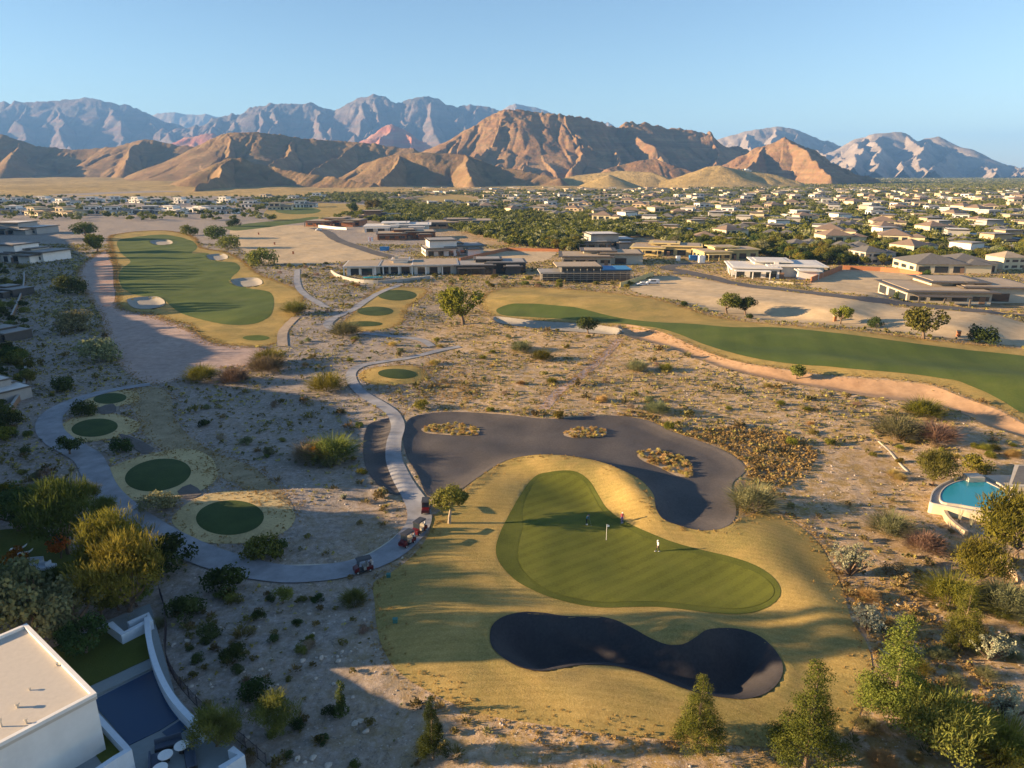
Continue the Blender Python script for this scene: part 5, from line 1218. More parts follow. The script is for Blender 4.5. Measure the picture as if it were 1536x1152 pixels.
# ------------------------------------------------------------------ trees of the neighbourhood
def belt(px, py):
    a = np.interp(px, [380, 470, 560, 640, 760, 850, 960, 1536], [300, 292, 290, 284, 278, 276, 275, 273])
    b = np.interp(px, [380, 470, 520, 560, 640, 760, 850, 960, 1060, 1150, 1250, 1400, 1536], [318, 324, 326, 336, 334, 368, 380, 355, 380, 384, 412, 430, 440])
    return (py > a) & (py < b) & (px > 380)
N = 44000
Y = 400 * np.exp(rng.rand(N) * math.log(5.2)); X = (rng.rand(N) * 2 - 1) * (.80 * Y + 14); px, py = pxy(X, Y)
d = .72 + .5 * fbm(X / 60, Y / 60, 3) + .25 * np.exp(-((px - 800) / 170) ** 2 - ((py - 335) / 26) ** 2) + .3 * np.exp(-((px - 640) / 120) ** 2 - ((py - 312) / 16) ** 2)
wt = (Y / 2080) ** 2 * 6   # log sampling -> areal density
keep = belt(px, py) & (rng.rand(N) < d * np.minimum(1, wt * 2.2 + .15)) & (px < 1570)
A = (px < 520) & (px > -20) & (py > 322) & (py < 332) & (rng.rand(N) < .10); keep |= A
A2 = (px < 430) & (px > -20) & (py > 296) & (py < 322) & (rng.rand(N) < .12); keep |= A2
X, Y = X[keep], Y[keep]; k = free(X, Y, 1, 3) & clear_of_houses(X, Y, -1.5); X, Y = X[k], Y[k]
S = 5.0 + 5.5 * rng.rand(len(X)); px, py = pxy(X, Y); Z = H0(X, Y)
order = np.argsort(-S / Y); kinds = ['broad', 'broad', 'broad_yellow', 'broad_dark', 'broad_yellow', 'broad_grey', 'broad']
nm = {'broad': 'olive green', 'broad_yellow': 'yellow green', 'broad_dark': 'dark green', 'broad_grey': 'grey green'}
GT = 'trees between the houses of the neighbourhood'
low_crown = {}
for kd, mt in (('broad', 'lf_olive'), ('broad_yellow', 'lf_yellow'), ('broad_dark', 'lf_dark'), ('broad_grey', 'lf_grey')):
    low_crown[kd] = [np_mesh('lowcrown', *crown(clump_set(200 + s, 12, .5, .5, .34, .42, .18), 210, .075), M[mt]) for s in range(3)]
for j, i in enumerate(order[:290]):
    kd = kinds[j * 5 % 7]
    where = 'tree belt around the far green' if px[i] < 620 else 'broad tree belt before the houses' if px[i] < 1000 else 'gardens of the nearest houses'
    plant(kd, X[i], Y[i], S[i], f'{nm[kd]} round crowned tree in the {where}', 'tree', 'neighbourhood_tree', GT, j, rnd.uniform(.85, 1.15), Z[i])
rest_t = order[290:]; pk = rng.randint(0, 7, len(rest_t))
for kd in ('broad', 'broad_yellow', 'broad_dark', 'broad_grey'):
    sel = rest_t[np.array([kinds[q] == kd for q in pk])]
    merged('distant_trees', f'mass of {nm[kd]} trees among the far houses', np.column_stack([rng.randint(0, 3, len(sel)), X[sel], Y[sel], Z[sel] - .2, S[sel], rng.rand(len(sel)) * 6.28]), M['lf_' + {'broad': 'olive', 'broad_yellow': 'yellow', 'broad_dark': 'dark', 'broad_grey': 'grey'}[kd]], low_crown[kd])
# far valley trees
n = 15000; Yf = 2000 * np.exp(rng.rand(n) * 1.25); pf = 1000 + 570 * rng.rand(n) ** .6; Xf = (pf - 768) / F * Yf
vl = [np_mesh('farcrown', *crown(clump_set(300, 5, .5, .5, .35, .4, .3), 22, .2), M['lf_olive'])]
merged('distant_trees', 'mass of far trees on the valley floor below the pale mountains', np.column_stack([np.zeros(n), Xf, Yf, np.zeros(n) - .3, 7 + 6 * rng.rand(n), rng.rand(n) * 6]), M['lf_olive'], vl)
# ------------------------------------------------------------------ things
def WP(px, py, z=0.0): return Vector((*plane_hit(px, py, z), z))
def mt(n, c, rough=.6, **k):
    if n not in M: M[n] = plain_mat(n, c, rough, .06, 2, **k)
    return M[n]
mt('red_paint', (.10, .008, .012), .35, spec=.5); mt('black_plastic', (.02, .02, .022), .5); mt('tyre', (.02, .02, .02), .9); mt('rim', (.5, .5, .5), .4, metal=.6); mt('seat_vinyl', (.30, .28, .25), .6); mt('canopy', (.05, .05, .055), .5); mt('bag', (.5, .5, .52), .6); mt('white_paint', (.75, .75, .74), .4); mt('skin', (.42, .26, .18), .6); mt('steel', (.45, .45, .45), .35, metal=.7)
def wheel(parent, x, y, r, w, name='wheel'):
    b = MB(); n = 16
    for x0, x1, rr in ((-w / 2, w / 2, r),):
        vs = [(s, rr * math.cos(2 * PI * k / n), rr * math.sin(2 * PI * k / n) + r) for s in (-w / 2, w / 2) for k in range(n)]
        b.add(vs, [tuple(range(n))[::-1], tuple(range(n, 2 * n))] + [(k, (k + 1) % n, n + (k + 1) % n, n + k) for k in range(n)])
    t = b.build('wheel', M['tyre'], parent); t.location = (x, y, 0)
    c = MB(); rr = r * .55; vs = [(s, rr * math.cos(2 * PI * k / n), rr * math.sin(2 * PI * k / n) + r) for s in (-w / 2 - .012, w / 2 + .012) for k in range(n)]
    c.add(vs, [tuple(range(n))[::-1], tuple(range(n, 2 * n))] + [(k, (k + 1) % n, n + (k + 1) % n, n + k) for k in range(n)])
    c.build('rim', M['rim'], t); return t
def make_cart(label):
    """front towards -y"""
    t = thing('golf_cart', label, 'golf cart', group='golf carts on the cart path')
    b = MB(); b.prism([(-.58, -1.22), (.58, -1.22), (.62, -.75), (-.62, -.75)], .28, .72); b.add([(-.60, -1.24, .3), (.60, -1.24, .3), (.60, -.62, .3), (-.60, -.62, .3), (-.48, -1.12, .80), (.48, -1.12, .80), (.55, -.62, .98), (-.55, -.62, .98)], [(3, 2, 1, 0), (4, 5, 6, 7), (0, 1, 5, 4), (1, 2, 6, 5), (2, 3, 7, 6), (3, 0, 4, 7)])
    b.box(-.62, .35, .32, .62, 1.22, .78); b.build('body', M['red_paint'], t)
    MB().box(-.60, -.62, .24, .60, 1.2, .34).build('floor', M['black_plastic'], t)
    s = MB(); s.box(-.54, -.02, .36, .54, .50, .80); s.build('seat', M['seat_vinyl'], t)
    MB().box(-.52, .50, .80, .52, .62, 1.25).build('backrest', M['seat_vinyl'], t)
    r = MB(); r.prism([(-.60, -.72), (-.45, -.84), (.45, -.84), (.60, -.72), (.60, 1.0), (.45, 1.12), (-.45, 1.12), (-.60, 1.0)], 1.80, 1.87); r.box(-.45, -.6, 1.87, .45, .9, 1.90); r.build('roof', M['canopy'], t)
    for x in (-.54, .54):
        MB().tube([(x, -.66, .92), (x, -.56, 1.81)], .022).build('post', M['black_plastic'], t); MB().tube([(x, .78, .75), (x, .86, 1.81)], .022).build('post', M['black_plastic'], t)
        wheel(t, x, -.85, .23, .2); wheel(t, x, .80, .23, .2)
        MB().box(x - .1 if x > 0 else x - .02, -1.21, .55, x + .02 if x > 0 else x + .1, -1.15, .65).build('headlight', M['white_paint'], t)
    MB().add([(-.52, -.665, .95), (.52, -.665, .95), (.52, -.57, 1.78), (-.52, -.57, 1.78)], [(0, 1, 2, 3)]).build('windshield', M['glass'], t)
    MB().tube([(-.28, -.52, .85), (-.28, -.35, 1.05)], .018).build('steering_column', M['black_plastic'], t)
    k = MB(); k.tube([(-.28 + .17 * math.cos(a), -.35 + .08 * math.sin(a), 1.05 + .14 * math.sin(a)) for a in [2 * PI * q / 12 for q in range(13)]], .014, 5); k.build('steering_wheel', M['black_plastic'], t)
    for x in (-.25, .25):
        g = MB(); g.tube([(x, 1.12, .5), (x, 1.22, 1.28)], [.13, .15], 10); gb = g.build('golf_bag', M['bag'], t)
        c = MB()
        for q in range(6): c.tube([(x + .06 * math.cos(q), 1.2 + .05 * math.sin(q), 1.2), (x + .1 * math.cos(q), 1.25 + .07 * math.sin(q), 1.55)], [.008, .022], 4)
        c.build('golf_clubs', M['steel'], gb)
    return t
def copy_tree(o, parent=None):
    c = o.copy(); C.objects.link(c)
    if parent: c.parent = parent
    for ch in list(o.children): copy_tree(ch, c)
    return c
cart = make_cart('red golf cart in the sunlight beside the round tree')
CP = [(639, 768, 3, None), (629, 800, -28, 'red golf cart with dark roof, second behind the sunlit one'), (611, 818, -32, 'red golf cart closely following another on the shaded bend'), (545, 858, -62, 'red golf cart leading alone far down the shaded path')]
for i, (px, py, rz, lab) in enumerate(CP):
    o = cart if i == 0 else copy_tree(cart)
    x, y, z = at(px, py); o.location = (x, y, float(HT([x], [y], 4)[0]) + .01); o.rotation_euler = (0, 0, R(rz))
    if lab: o['label'] = lab

# people --------------------------------------------------------------
def person(px, py, face, pose, label, shirt, trousers, cap, club=True):
    x, y, z = at(px, py); z = float(HT([x], [y], 3)[0])
    t = thing('person', label, 'person', (x, y, z), R(face))
    J = {}; stride = .22 if pose == 'walk' else .04; lean = .22 if pose == 'putt' else 0.04
    hip = (0, 0, .92); J['pelvis'] = (hip, .14); J['waist'] = ((0, -lean * .3, 1.10), .125); J['chest'] = ((0, -lean * .8, 1.32), .155); J['neck'] = ((0, -lean * 1.1, 1.50), .06)
    hz = 1.64 - lean * .15; J['head'] = ((0, -lean * 1.4, hz), .095); J['crown_'] = ((0, -lean * 1.45, hz + .10), .075); E = [('pelvis', 'waist'), ('waist', 'chest'), ('chest', 'neck'), ('neck', 'head'), ('head', 'crown_')]
    for s, n in ((-1, 'r'), (1, 'l')):
        J['hip' + n] = ((s * .10, 0, .86), .10); J['kn' + n] = ((s * .11, -.03 + s * stride * .5, .48), .062); J['an' + n] = ((s * .11, s * stride, .09), .042); J['to' + n] = ((s * .12, s * stride - .19, .035), .035)
        E += [('pelvis', 'hip' + n), ('hip' + n, 'kn' + n), ('kn' + n, 'an' + n), ('an' + n, 'to' + n)]
        J['sh' + n] = ((s * .20, -lean * .9, 1.42), .062); E += [('chest', 'sh' + n)]
        if pose == 'putt': el, wr = (s * .22, -lean - .12, 1.14), (s * .05, -lean - .30, .93)
        elif pose == 'walk': el, wr = (s * .26, .02 - s * .12, 1.14), (s * .27, -.10 - s * .16, .91)
        else: el, wr = (s * .27, -.02, 1.14), (s * .24, -.14, .92)
        J['el' + n] = (el, .044); J['wr' + n] = (wr, .028); hd = Vector(wr) + Vector((0, -.02, -.085)); J['ha' + n] = (tuple(hd), .030); E += [('sh' + n, 'el' + n), ('el' + n, 'wr' + n), ('wr' + n, 'ha' + n)]
        for q in range(4):
            a = hd + Vector(((q - 1.5) * .018, -.012, -.03)); b2 = a + Vector((0, .012, -.052 + .006 * abs(q - 1.2))); J[f'f{n}{q}'] = (tuple(a), .009); J[f'g{n}{q}'] = (tuple(b2), .008); E += [('ha' + n, f'f{n}{q}'), (f'f{n}{q}', f'g{n}{q}')]
        th = Vector(wr) + Vector((-s * .035, -.02, -.055)); J['t' + n] = (tuple(th), .010); J['u' + n] = (tuple(th + Vector((-s * .008, -.012, -.04))), .009); E += [('wr' + n, 't' + n), ('t' + n, 'u' + n)]
    names = list(J); me = bpy.data.meshes.new('body'); me.from_pydata([J[n][0] for n in names], [(names.index(a), names.index(b)) for a, b in E], [])
    for m in (M['skin'], shirt, trousers): me.materials.append(m)
    tmp = bpy.data.objects.new('tmp', me); C.objects.link(tmp); md = tmp.modifiers.new('s', 'SKIN'); md.use_smooth_shade = True
    for i, n in enumerate(names): me.skin_vertices[0].data[i].radius = (J[n][1],) * 2
    me.skin_vertices[0].data[0].use_root = True; tmp.modifiers.new('d', 'SUBSURF').levels = 1
    dg = bpy.context.evaluated_depsgraph_get(); ev = bpy.data.meshes.new_from_object(tmp.evaluated_get(dg)); bpy.data.objects.remove(tmp)
    while len(ev.materials) < 3: ev.materials.append(None)
    for i, m in enumerate((M['skin'], shirt, trousers)): ev.materials[i] = m
    for p in ev.polygons:
        c = p.center; p.material_index = 0
        if c.z < .96 and abs(c.x) < .19: p.material_index = 2
        if c.z >= .96 and c.z < 1.49 and not (abs(c.x) > .0 and c.z < 1.0 and c.y < -.1): p.material_index = 1
    ev.name = 'body'; link('body', ev, t)
    hh = Vector(J['head'][0]); b = MB(); b.tube([(0, hh.y, hh.z + .03), (0, hh.y, hh.z + .09), (0, hh.y, hh.z + .135)], [.112, .105, .03], 12); b.box(-.07, hh.y - .2, hh.z + .035, .07, hh.y - .08, hh.z + .05); b.build('cap', cap, t)
    f = MB()
    for sx in (-.035, .035): f.disc(sx, hh.y - .098, hh.z - .01, hh.z + .008, .011, 8)
    f.tube([(0, hh.y - .09, hh.z), (0, hh.y - .125, hh.z - .035)], [.01, .016], 5); f.box(-.025, hh.y - .1, hh.z - .065, .025, hh.y - .09, hh.z - .055); f.build('face', M['skin'], t)
    for s, n in ((-1, 'r'), (1, 'l')):
        a = J['an' + n][0]; q = MB(); q.prism([(a[0] - .045, a[1] + .06), (a[0] + .045, a[1] + .06), (a[0] + .05, a[1] - .2), (a[0] - .04, a[1] - .22)], 0, .075); q.build('shoe', M['white_paint'], t)
    if club:
        w = Vector(J['har'][0]); e = Vector((w.x * .2, w.y - (.25 if pose == 'putt' else .35), .02)); c = thing('golf_club', 'golf club held by the ' + label.split(' golfer')[0].replace('person', 'person') + ' golfer', 'golf club', (x, y, z), R(face)); MB().tube([w + Vector((0, 0, .1)), e], [.012, .007], 5).build('shaft', M['steel'], c); MB().box(e.x - .06, e.y - .02, 0, e.x + .02, e.y + .02, .05).build('head', M['steel'], c)
    return t
mt('cloth_white', (.75, .73, .68)); mt('cloth_black', (.02, .02, .025)); mt('cloth_blue', (.06, .16, .24)); mt('cloth_navy', (.02, .03, .09)); mt('cloth_red', (.32, .05, .08)); mt('cloth_purple', (.10, .09, .30))
person(879.5, 787.5, 60, 'putt', 'blue shirted golfer in dark trousers bending over a putt', M['cloth_blue'], M['cloth_black'], M['cloth_navy'])
person(933, 785, -10, 'stand', 'red topped golfer with white cap standing beside the mound', M['cloth_red'], M['cloth_purple'], M['cloth_white'], False)
person(986.5, 828, -70, 'walk', 'white shirted golfer in black trousers striding across the green', M['cloth_white'], M['cloth_black'], M['cloth_white'])
# flag
x, y, z = at(909.3, 811); z = float(HT([x], [y], 3)[0]); t = thing('flagstick', 'white flagstick with small white flag standing in the putting green', 'flagstick', (x, y, z))
MB().tube([(0, 0, -.05), (0, 0, 2.5)], .028, 8).build('pole', M['white_paint'], t)
fl = MB(); n = 8; vs = []
for k in range(n + 1):
    for zz in (2.05, 2.48): vs.append((.03 + .045 * k, .03 * math.sin(k * 1.1), zz - .02 * k * (1 if zz > 2.3 else -.5)))
vs += [(a, b + .012, c) for a, b, c in vs]; m_ = 2 * (n + 1)
fl.add(vs, [(2 * k, 2 * k + 2, 2 * k + 3, 2 * k + 1) for k in range(n)] + [(m_ + 2 * k, m_ + 2 * k + 1, m_ + 2 * k + 3, m_ + 2 * k + 2) for k in range(n)]); fl.build('flag', M['white_paint'], t)
MB().disc(0, 0, -.05, .004, .11, 16).build('cup', M['black_plastic'], t)
# tee markers, sprinkler boxes and such small posts
def bollard(px, py, h, r, col, label, cat, name):
    x, y, z = at(px, py); b = MB(); b.tube([(0, 0, -.1), (0, 0, h * .85), (0, 0, h)], [r, r, r * .6], 8); return b.build(name, col, None) , (x, y, z), label, cat
for px, py, lab in ((388, 352, 'short brick marker post at the near corner of the empty lot'), (412, 367, 'short brick marker post between the two others of the empty lot'), (440, 381, 'short brick marker post closest to the pavilion house'), (1252, 481, 'reddish marker post on the slope between two lots'), (1437, 505, 'reddish marker post beside the shaded slope at the right')):
    x, y, z = at(px, py); t = thing('marker_post', lab, 'post', (x, y, z)); MB().box(-.45, -.45, -.4, .45, .45, 1.7).build('pillar', M['w_rust'], t); MB().box(-.55, -.55, 1.7, .55, .55, 1.9).build('cap', M['w_tan'], t)
for px, py, lab in ((583, 866, 'small white sprinkler marker on the rough beside the leading cart'), (593, 934, 'small green utility box on the dry rough'), (113, 745, 'small dark post beside the shaded path')):
    x, y, z = at(px, py); t = thing('utility_box', lab, 'utility box', (x, y, z)); MB().box(-.25, -.2, -.1, .25, .2, .5).build('box', M['lf_grey'] if False else mt('green_plastic', (.05, .16, .14)), t); MB().box(-.28, -.23, .5, .28, .23, .56).build('lid', mt('green_plastic', (.05, .16, .14)), t)

# vehicles ------------------------------------------------------------
def vehicle(px, py, rz, L, kind, label, paint):
    x, y, z = at(px, py); t = thing('parked_van' if kind == 'van' else 'parked_car', label, 'van' if kind == 'van' else 'car', (x, y, z + .04), R(rz)); w = 1.0; b = MB()
    H = 2.1 if kind == 'van' else 1.5; prof = [(-L / 2, .35), (-L / 2, .95), (-L * .38, 1.1), (-L * .24, H), (L * .48, H), (L / 2, 1.0), (L / 2, .35)] if kind == 'van' else [(-L / 2, .35), (-L / 2, .75), (-L * .22, .95), (-L * .1, H), (L * .25, H), (L * .38, 1.0), (L / 2, .95), (L / 2, .35)]
    n = len(prof); b.add([(a, s, c) for s in (-w, w) for a, c in prof], [tuple(range(n)), tuple(range(2 * n - 1, n - 1, -1))] + [(k, n + k, n + (k + 1) % n, (k + 1) % n) for k in range(n)]); b.build('body', paint, t)
    for s in (-1, 1): MB().box(-L * .2, s * w - .012 * (s < 0) - (.0 if s > 0 else .002), H * .62, L * .2, s * w + .014 * (s > 0) + .002, H * .9).build('window', M['glass'], t)
    i = 2 if kind == 'van' else 2; a, c = prof[i], prof[i + 1]; MB().add([(a[0] - .01, -w * .85, a[1] + .03), (a[0] - .01, w * .85, a[1] + .03), (c[0] - .03, w * .8, c[1] - .05), (c[0] - .03, -w * .8, c[1] - .05)], [(0, 1, 2, 3)]).build('windshield', M['glass'], t)
    for sx in (-L * .32, L * .32):
        for s in (-1, 1):
            o = wheel(t, 0, 0, .36, .24); o.rotation_euler = (0, 0, PI / 2); o.location = (sx, s * (w - .08), -.02)
    return t
vehicle(963, 428, 8, 5.4, 'car', 'white car with open tailgate parked beside the white van', M['white_paint'])
vehicle(979, 426, 6, 6.0, 'van', 'white van parked on the sand by the wooden fence', M['white_paint'])
vehicle(478, 346, 30, 5.0, 'van', 'pale van parked at the bend of the curved street', M['white_paint'])
vehicle(662, 396, 10, 4.8, 'car', 'dark car parked on the street behind the pavilion house', M['black_plastic'])
# bins and toilets
def boxthing(name, cat, label, px, py, w, d, h, mat, lid=None, rz=0):
    x, y, z = at(px, py); t = thing(name, label, cat, (x, y, z), R(rz)); b = MB(); b.add([(-w / 2 * .94, -d / 2 * .94, 0), (w / 2 * .94, -d / 2 * .94, 0), (w / 2 * .94, d / 2 * .94, 0), (-w / 2 * .94, d / 2 * .94, 0), (-w / 2, -d / 2, h), (w / 2, -d / 2, h), (w / 2, d / 2, h), (-w / 2, d / 2, h)], [(3, 2, 1, 0), (4, 5, 6, 7), (0, 1, 5, 4), (1, 2, 6, 5), (2, 3, 7, 6), (3, 0, 4, 7)]); b.build('container', mat, t)
    MB().box(-w / 2 - .06, -d / 2 - .06, h + .002, w / 2 + .06, d / 2 + .06, h + .15).build('lid', lid or mat, t)
    MB().box(-w * .2, -d / 2 - .05, h * .1, w * .2, -d / 2 - .01, h * .85).build('door', lid or mat, t)
blue = mt('blue_bin', (.03, .17, .42)); boxthing('rubbish_skip', 'skip', 'blue rubbish skip beside the street behind the pavilion house', 577, 376, 6, 3, 2.4, blue); boxthing('rubbish_skip', 'skip', 'blue rubbish skip in front of the bright yellow house', 953, 381, 7, 3, 2.4, blue)
boxthing('rubbish_skip', 'skip', 'blue rubbish skip between the two yellow unfinished houses', 1040, 391, 5, 3, 3, blue); boxthing('portable_toilet', 'toilet', 'pale portable toilet on the corner of the curved street', 556, 362, 3.4, 2.5, 3.2, M['white_paint'], mt('pink_plastic', (.5, .3, .3)))
boxthing('portable_toilet', 'toilet', 'white portable toilet before the yellow unfinished house', 1017, 391, 2.4, 2, 2.6, M['white_paint']); boxthing('portable_toilet', 'toilet', 'white tall cabin at the street corner by the yellow house', 1052, 394, 3.5, 3, 3.8, M['white_paint'])

# walls ---------------------------------------------------------------
def wall_line(name, cat, label, pts, h, th, mat, cap=None, base=-.6, sub=5, closed=False):
    q = [np.array(hit(a, b)) for a, b in (catmull(pts, False, sub) if sub > 1 else pts)]; zs = [gz(p[0], p[1]) for p in q]; t = thing(name, label, cat, (0, 0, 0))
    P = np.array(q); tg = np.gradient(P, axis=0); tg /= np.linalg.norm(tg, axis=1)[:, None]; nm_ = np.stack([-tg[:, 1], tg[:, 0]], 1)
    def strip(z0, z1, w_):
        b = MB(); n = len(P); vs = []
        for k in range(n):
            for s, zz in ((-1, z0), (1, z0), (1, z1), (-1, z1)): vs.append((*(P[k] + nm_[k] * s * w_ / 2), zs[k] + zz))
        fs = []
        for k in range(n - 1):
            for j in range(4): fs.append((k * 4 + j, (k + 1) * 4 + j, (k + 1) * 4 + (j + 1) % 4, k * 4 + (j + 1) % 4))
        fs += [(3, 2, 1, 0), tuple((n - 1) * 4 + j for j in range(4))]; b.add(vs, fs); return b
    strip(base, h, th).build('wall', mat, t)
    if cap: strip(h + .002, h + .12, th + .16).build('coping', cap, t)
    return t
wall_line('garden_wall', 'wall', 'long curved pale retaining wall below the pavilion house', [(497, 409), (510, 417), (540, 424), (575, 425), (620, 421), (645, 418)], 1.4, .5, M['w_grey'], M['w_greige'])
wall_line('garden_wall', 'wall', 'curved boundary wall of the upper gardens at the left edge', [(37, 412), (36, 432), (28, 456), (18, 478)], 1.4, .4, M['w_brown'], M['w_grey'])
wall_line('garden_wall', 'wall', 'curved boundary wall of the lower gardens at the left edge', [(38, 545), (40, 570), (34, 592), (22, 612), (8, 632), (-20, 655)], 1.4, .4, M['w_brown'], M['w_grey'])
wall_line('retaining_wall', 'wall', 'red brown block wall climbing beside the cream white house', [(1216, 424), (1240, 414), (1262, 405)], 2.6, .5, M['w_rust'], None, sub=1)
wall_line('retaining_wall', 'wall', 'sandy block wall along the top of the empty lot', [(1264, 404), (1320, 407), (1350, 409), (1386, 416)], 2.2, .5, M['w_rust'], None, sub=1)
wall_line('wooden_fence', 'fence', 'yellow wooden site fence beside the white van', [(930, 431), (952, 424), (980, 414)], 2.2, .25, M['w_yellow'], None, sub=1)
wall_line('low_wall', 'wall', 'long low pale wall in front of the cream white house', [(1148, 424), (1190, 427)], 1.0, .8, M['w_cream'], None, sub=1)
wall_line('garden_wall', 'wall', 'white street wall before the rust brown house', [(478, 341), (505, 344), (520, 345)], 2.2, .5, M['w_white'], None, sub=1)
wall_line('retaining_wall', 'wall', 'dark sloped block wall around the lot beside the stacked grey house', [(690, 392), (760, 376), (838, 378)], 2.0, .5, M['w_rust'], None, sub=1)
wall_line('stone_edging', 'edging', 'line of pale stones bordering the bare sand slope', [(1318, 662), (1335, 678), (1348, 694), (1362, 708)], .12, .3, M['w_greige'], None, sub=3)
wall_line('path_kerb', 'kerb', 'thin pale kerb along the inner bend of the cart path', [(618, 748), (617, 770), (608, 790), (592, 806), (570, 822), (545, 835), (510, 845), (470, 848), (420, 849)], .10, .25, M['w_greige'], None, base=-.3)
HEDGE = [(1352, 446), (1368, 432), (1388, 420)]
for k in range(9):
    px = 1350 + k * 5; py = np.interp(px, [1352, 1388], [448, 418]); P_('bush_dark', px, py, 16, 'clipped dark green bush in the hedge beside the very long grey house', 'hedge bush', 'hedge_bush', 'hedge bushes beside the long grey house', k, 1.3)

# pavilion house --------------------------------------------------------
x, y, z = at(600, 413); sc_ = slant(x, y) / F; t = thing('pavilion_house', 'large white pavilion house with glass front and deep flat roofs above its curved wall', 'house', (x, y, z), R(6)); W_ = 172 * sc_
def fx(u): return (u - .5) * W_
HOUSES.append((x, y + 8, 34))
b = MB()
for a, c, d0, d1, h in ((.06, .30, 0, 22, 4.6), (.30, .62, 5, 26, 4.3), (.62, .98, 2.5, 24, 4.8), (.44, .56, 10, 20, 6.4)): b.box(fx(a), d0, -1.5, fx(c), d1, h)
b.build('wall', M['w_white'], t)
for k, (a, c, d0, d1, h) in enumerate(((.03, .33, -2.5, 23.5, 4.6), (.29, .64, .2, 27, 4.35), (.60, 1.0, -1.5, 25.5, 4.8), (.42, .58, 9, 21, 6.4))):
    r_ = MB(); r_.box(fx(a), d0, h, fx(c), d1, h + .55); r_.cur = 1; r_.box(fx(a) + .6, d0 + .6, h + .55, fx(c) - .6, d1 - .6, h + .62); r_.build('roof', [M['r_white'], M['r_tan']], t)
MB().box(fx(.45), 11, 6.95, fx(.48), 13, 8.4).build('chimney', M['w_greige'], t)
for k, (a, c, d0) in enumerate(((.09, .16, 0), (.18, .27, 0), (.33, .40, 5), (.42, .49, 5), (.51, .58, 5), (.65, .72, 2.5), (.75, .82, 2.5), (.85, .93, 2.5))): MB().box(fx(a), d0 - .04, .2, fx(c), d0 + .04, 3.7).build('window', M['glass'], t)
for a in (.035, .165, .295, .36, .49, .605, .72, .86): MB().box(fx(a) - .3, -1.2 + (2 if .3 < a < .6 else 0), -1.2, fx(a) + .3, -.6 + (2 if .3 < a < .6 else 0), 4.34).build('column', M['w_white'], t)
MB().box(fx(.0), -9, -1.0, fx(.85), 0 - .02, .08).build('terrace', M['w_greige'], t)
x, y, z = at(560, 419); MB().disc(0, 0, 0, .25, 5, 24, .5).build('garden_pool', M['water'], None, label='small oval pool on the terrace of the pavilion house', category='pool').location = (x, y, z + .9)

# scaffolded building -----------------------------------------------------
x, y, z = at(880, 424); sc_ = slant(x, y) / F; W_ = 138 * sc_; t = thing('unfinished_house', 'unfinished grey building wrapped in scaffolding with a blue roof patch', 'house', (x, y, z), R(3)); HOUSES.append((x, y + 9, 28))
b = MB(); b.box(fx(.03), 2, -1, fx(.24), 16, 4.2); b.box(fx(.24), 3, -1, fx(.68), 18, 7.2); b.box(fx(.68), 3, -1, fx(.98), 15, 5.6); b.build('wall', M['w_dark'], t)
for a, c, d0, d1, h, mm in ((.0, .26, .5, 17, 4.2, 'r_grey'), (.18, .66, 1.4, 19.5, 7.2, 'r_tan'), (.665, .99, 1.5, 16, 5.6, 'bluetarp')): MB().box(fx(a), d0, h, fx(c), d1, h + .45).build('roof', M[mm], t)
s = thing('scaffolding', 'pale metal scaffolding around the unfinished grey building', 'scaffolding', (x, y, z), R(3))
for k in range(15):
    xx = fx(.0 + k / 14); MB().tube([(xx, -.6, -.5), (xx, -.6, 6.6 if .2 < k / 14 < .7 else 5.0)], .10, 4).build('pole', M['scaf'], s)
for hh in (1.6, 3.4, 5.0): MB().box(fx(0), -.75, hh, fx(1), -.45, hh + .14).build('rail', M['scaf'], s)
for hh in (2.5, 4.3): MB().box(fx(.02), -.5, hh, fx(.98), .5, hh + .1).build('plank', M['scaf'], s)
for k in range(6): MB().tube([(fx(1.0), .5 + k * 2.8, -.5), (fx(1.0), .5 + k * 2.8, 5.2)], .1, 4).build('pole', M['scaf'], s)
# white house on the orange hill
hx, hy, hzz = sky_point(1120, 256, 2500); q = thing('hill_house', 'lone white house on top of the low orange hill', 'house', (hx, hy, hzz - 4)); MB().box(-14, -8, -6, 14, 8, 5).build('wall', M['w_white'], q); MB().box(-16, -10, 5, 16, 10, 6.4).build('roof', M['r_white'], q); MB().box(-6, -6, 6.4, 6, 6, 10).build('tower', M['w_white'], q)

# ------------------------------------------------------------------ near left house, yard and pool
bluew = M['w_white']; ZR = 6.2
A = WP(40, 942, ZR); B = WP(143, 1046, ZR); e1 = (B - A); L1 = e1.length; e1.normalize(); e2 = Vector((-e1.y, e1.x, 0)); 
if e2.x > 0: e2 = -e2
gB = gz(B.x, B.y)
home = thing('white_roof_house', 'near white house with a large flat cream roof, vents and raised rim', 'house', (B.x, B.y, gB), 0)
def toL(v): return (v.x - B.x, v.y - B.y, v.z - gB)
def quadbox(P0, u, v, lu, lv, z0, z1, mb):
    c = [P0, P0 + u * lu, P0 + u * lu + v * lv, P0 + v * lv]
    if u.cross(v).z < 0: c = c[::-1]
    mb.prism([(q.x - B.x, q.y - B.y) for q in c], z0, z1)
b = MB(); quadbox(A, e1, e2, L1, 26, -1, ZR - .5, b); b.build('wall', bluew, home)
b = MB(); quadbox(A - e1 * .1 - e2 * .1, e1, e2, L1 + .2, 26.2, ZR - .5, ZR - .2, b); b.build('roof', mt('cream_roof', (.52, .47, .40), .85), home)
for (P0, u, v, lu, lv) in ((A - e1 * .12 - e2 * .12, e1, e2, L1 + .24, .35), (B - e1 * .25 - e2 * .12 + e2 * .352, e1, e2, .37, 25.5), (A - e1 * .12 + e2 * .232, e1, e2, .35, 25.5)):
    b = MB(); quadbox(P0, u, v, lu, lv, ZR - .2, ZR + .12, b); b.build('parapet', bluew, home)
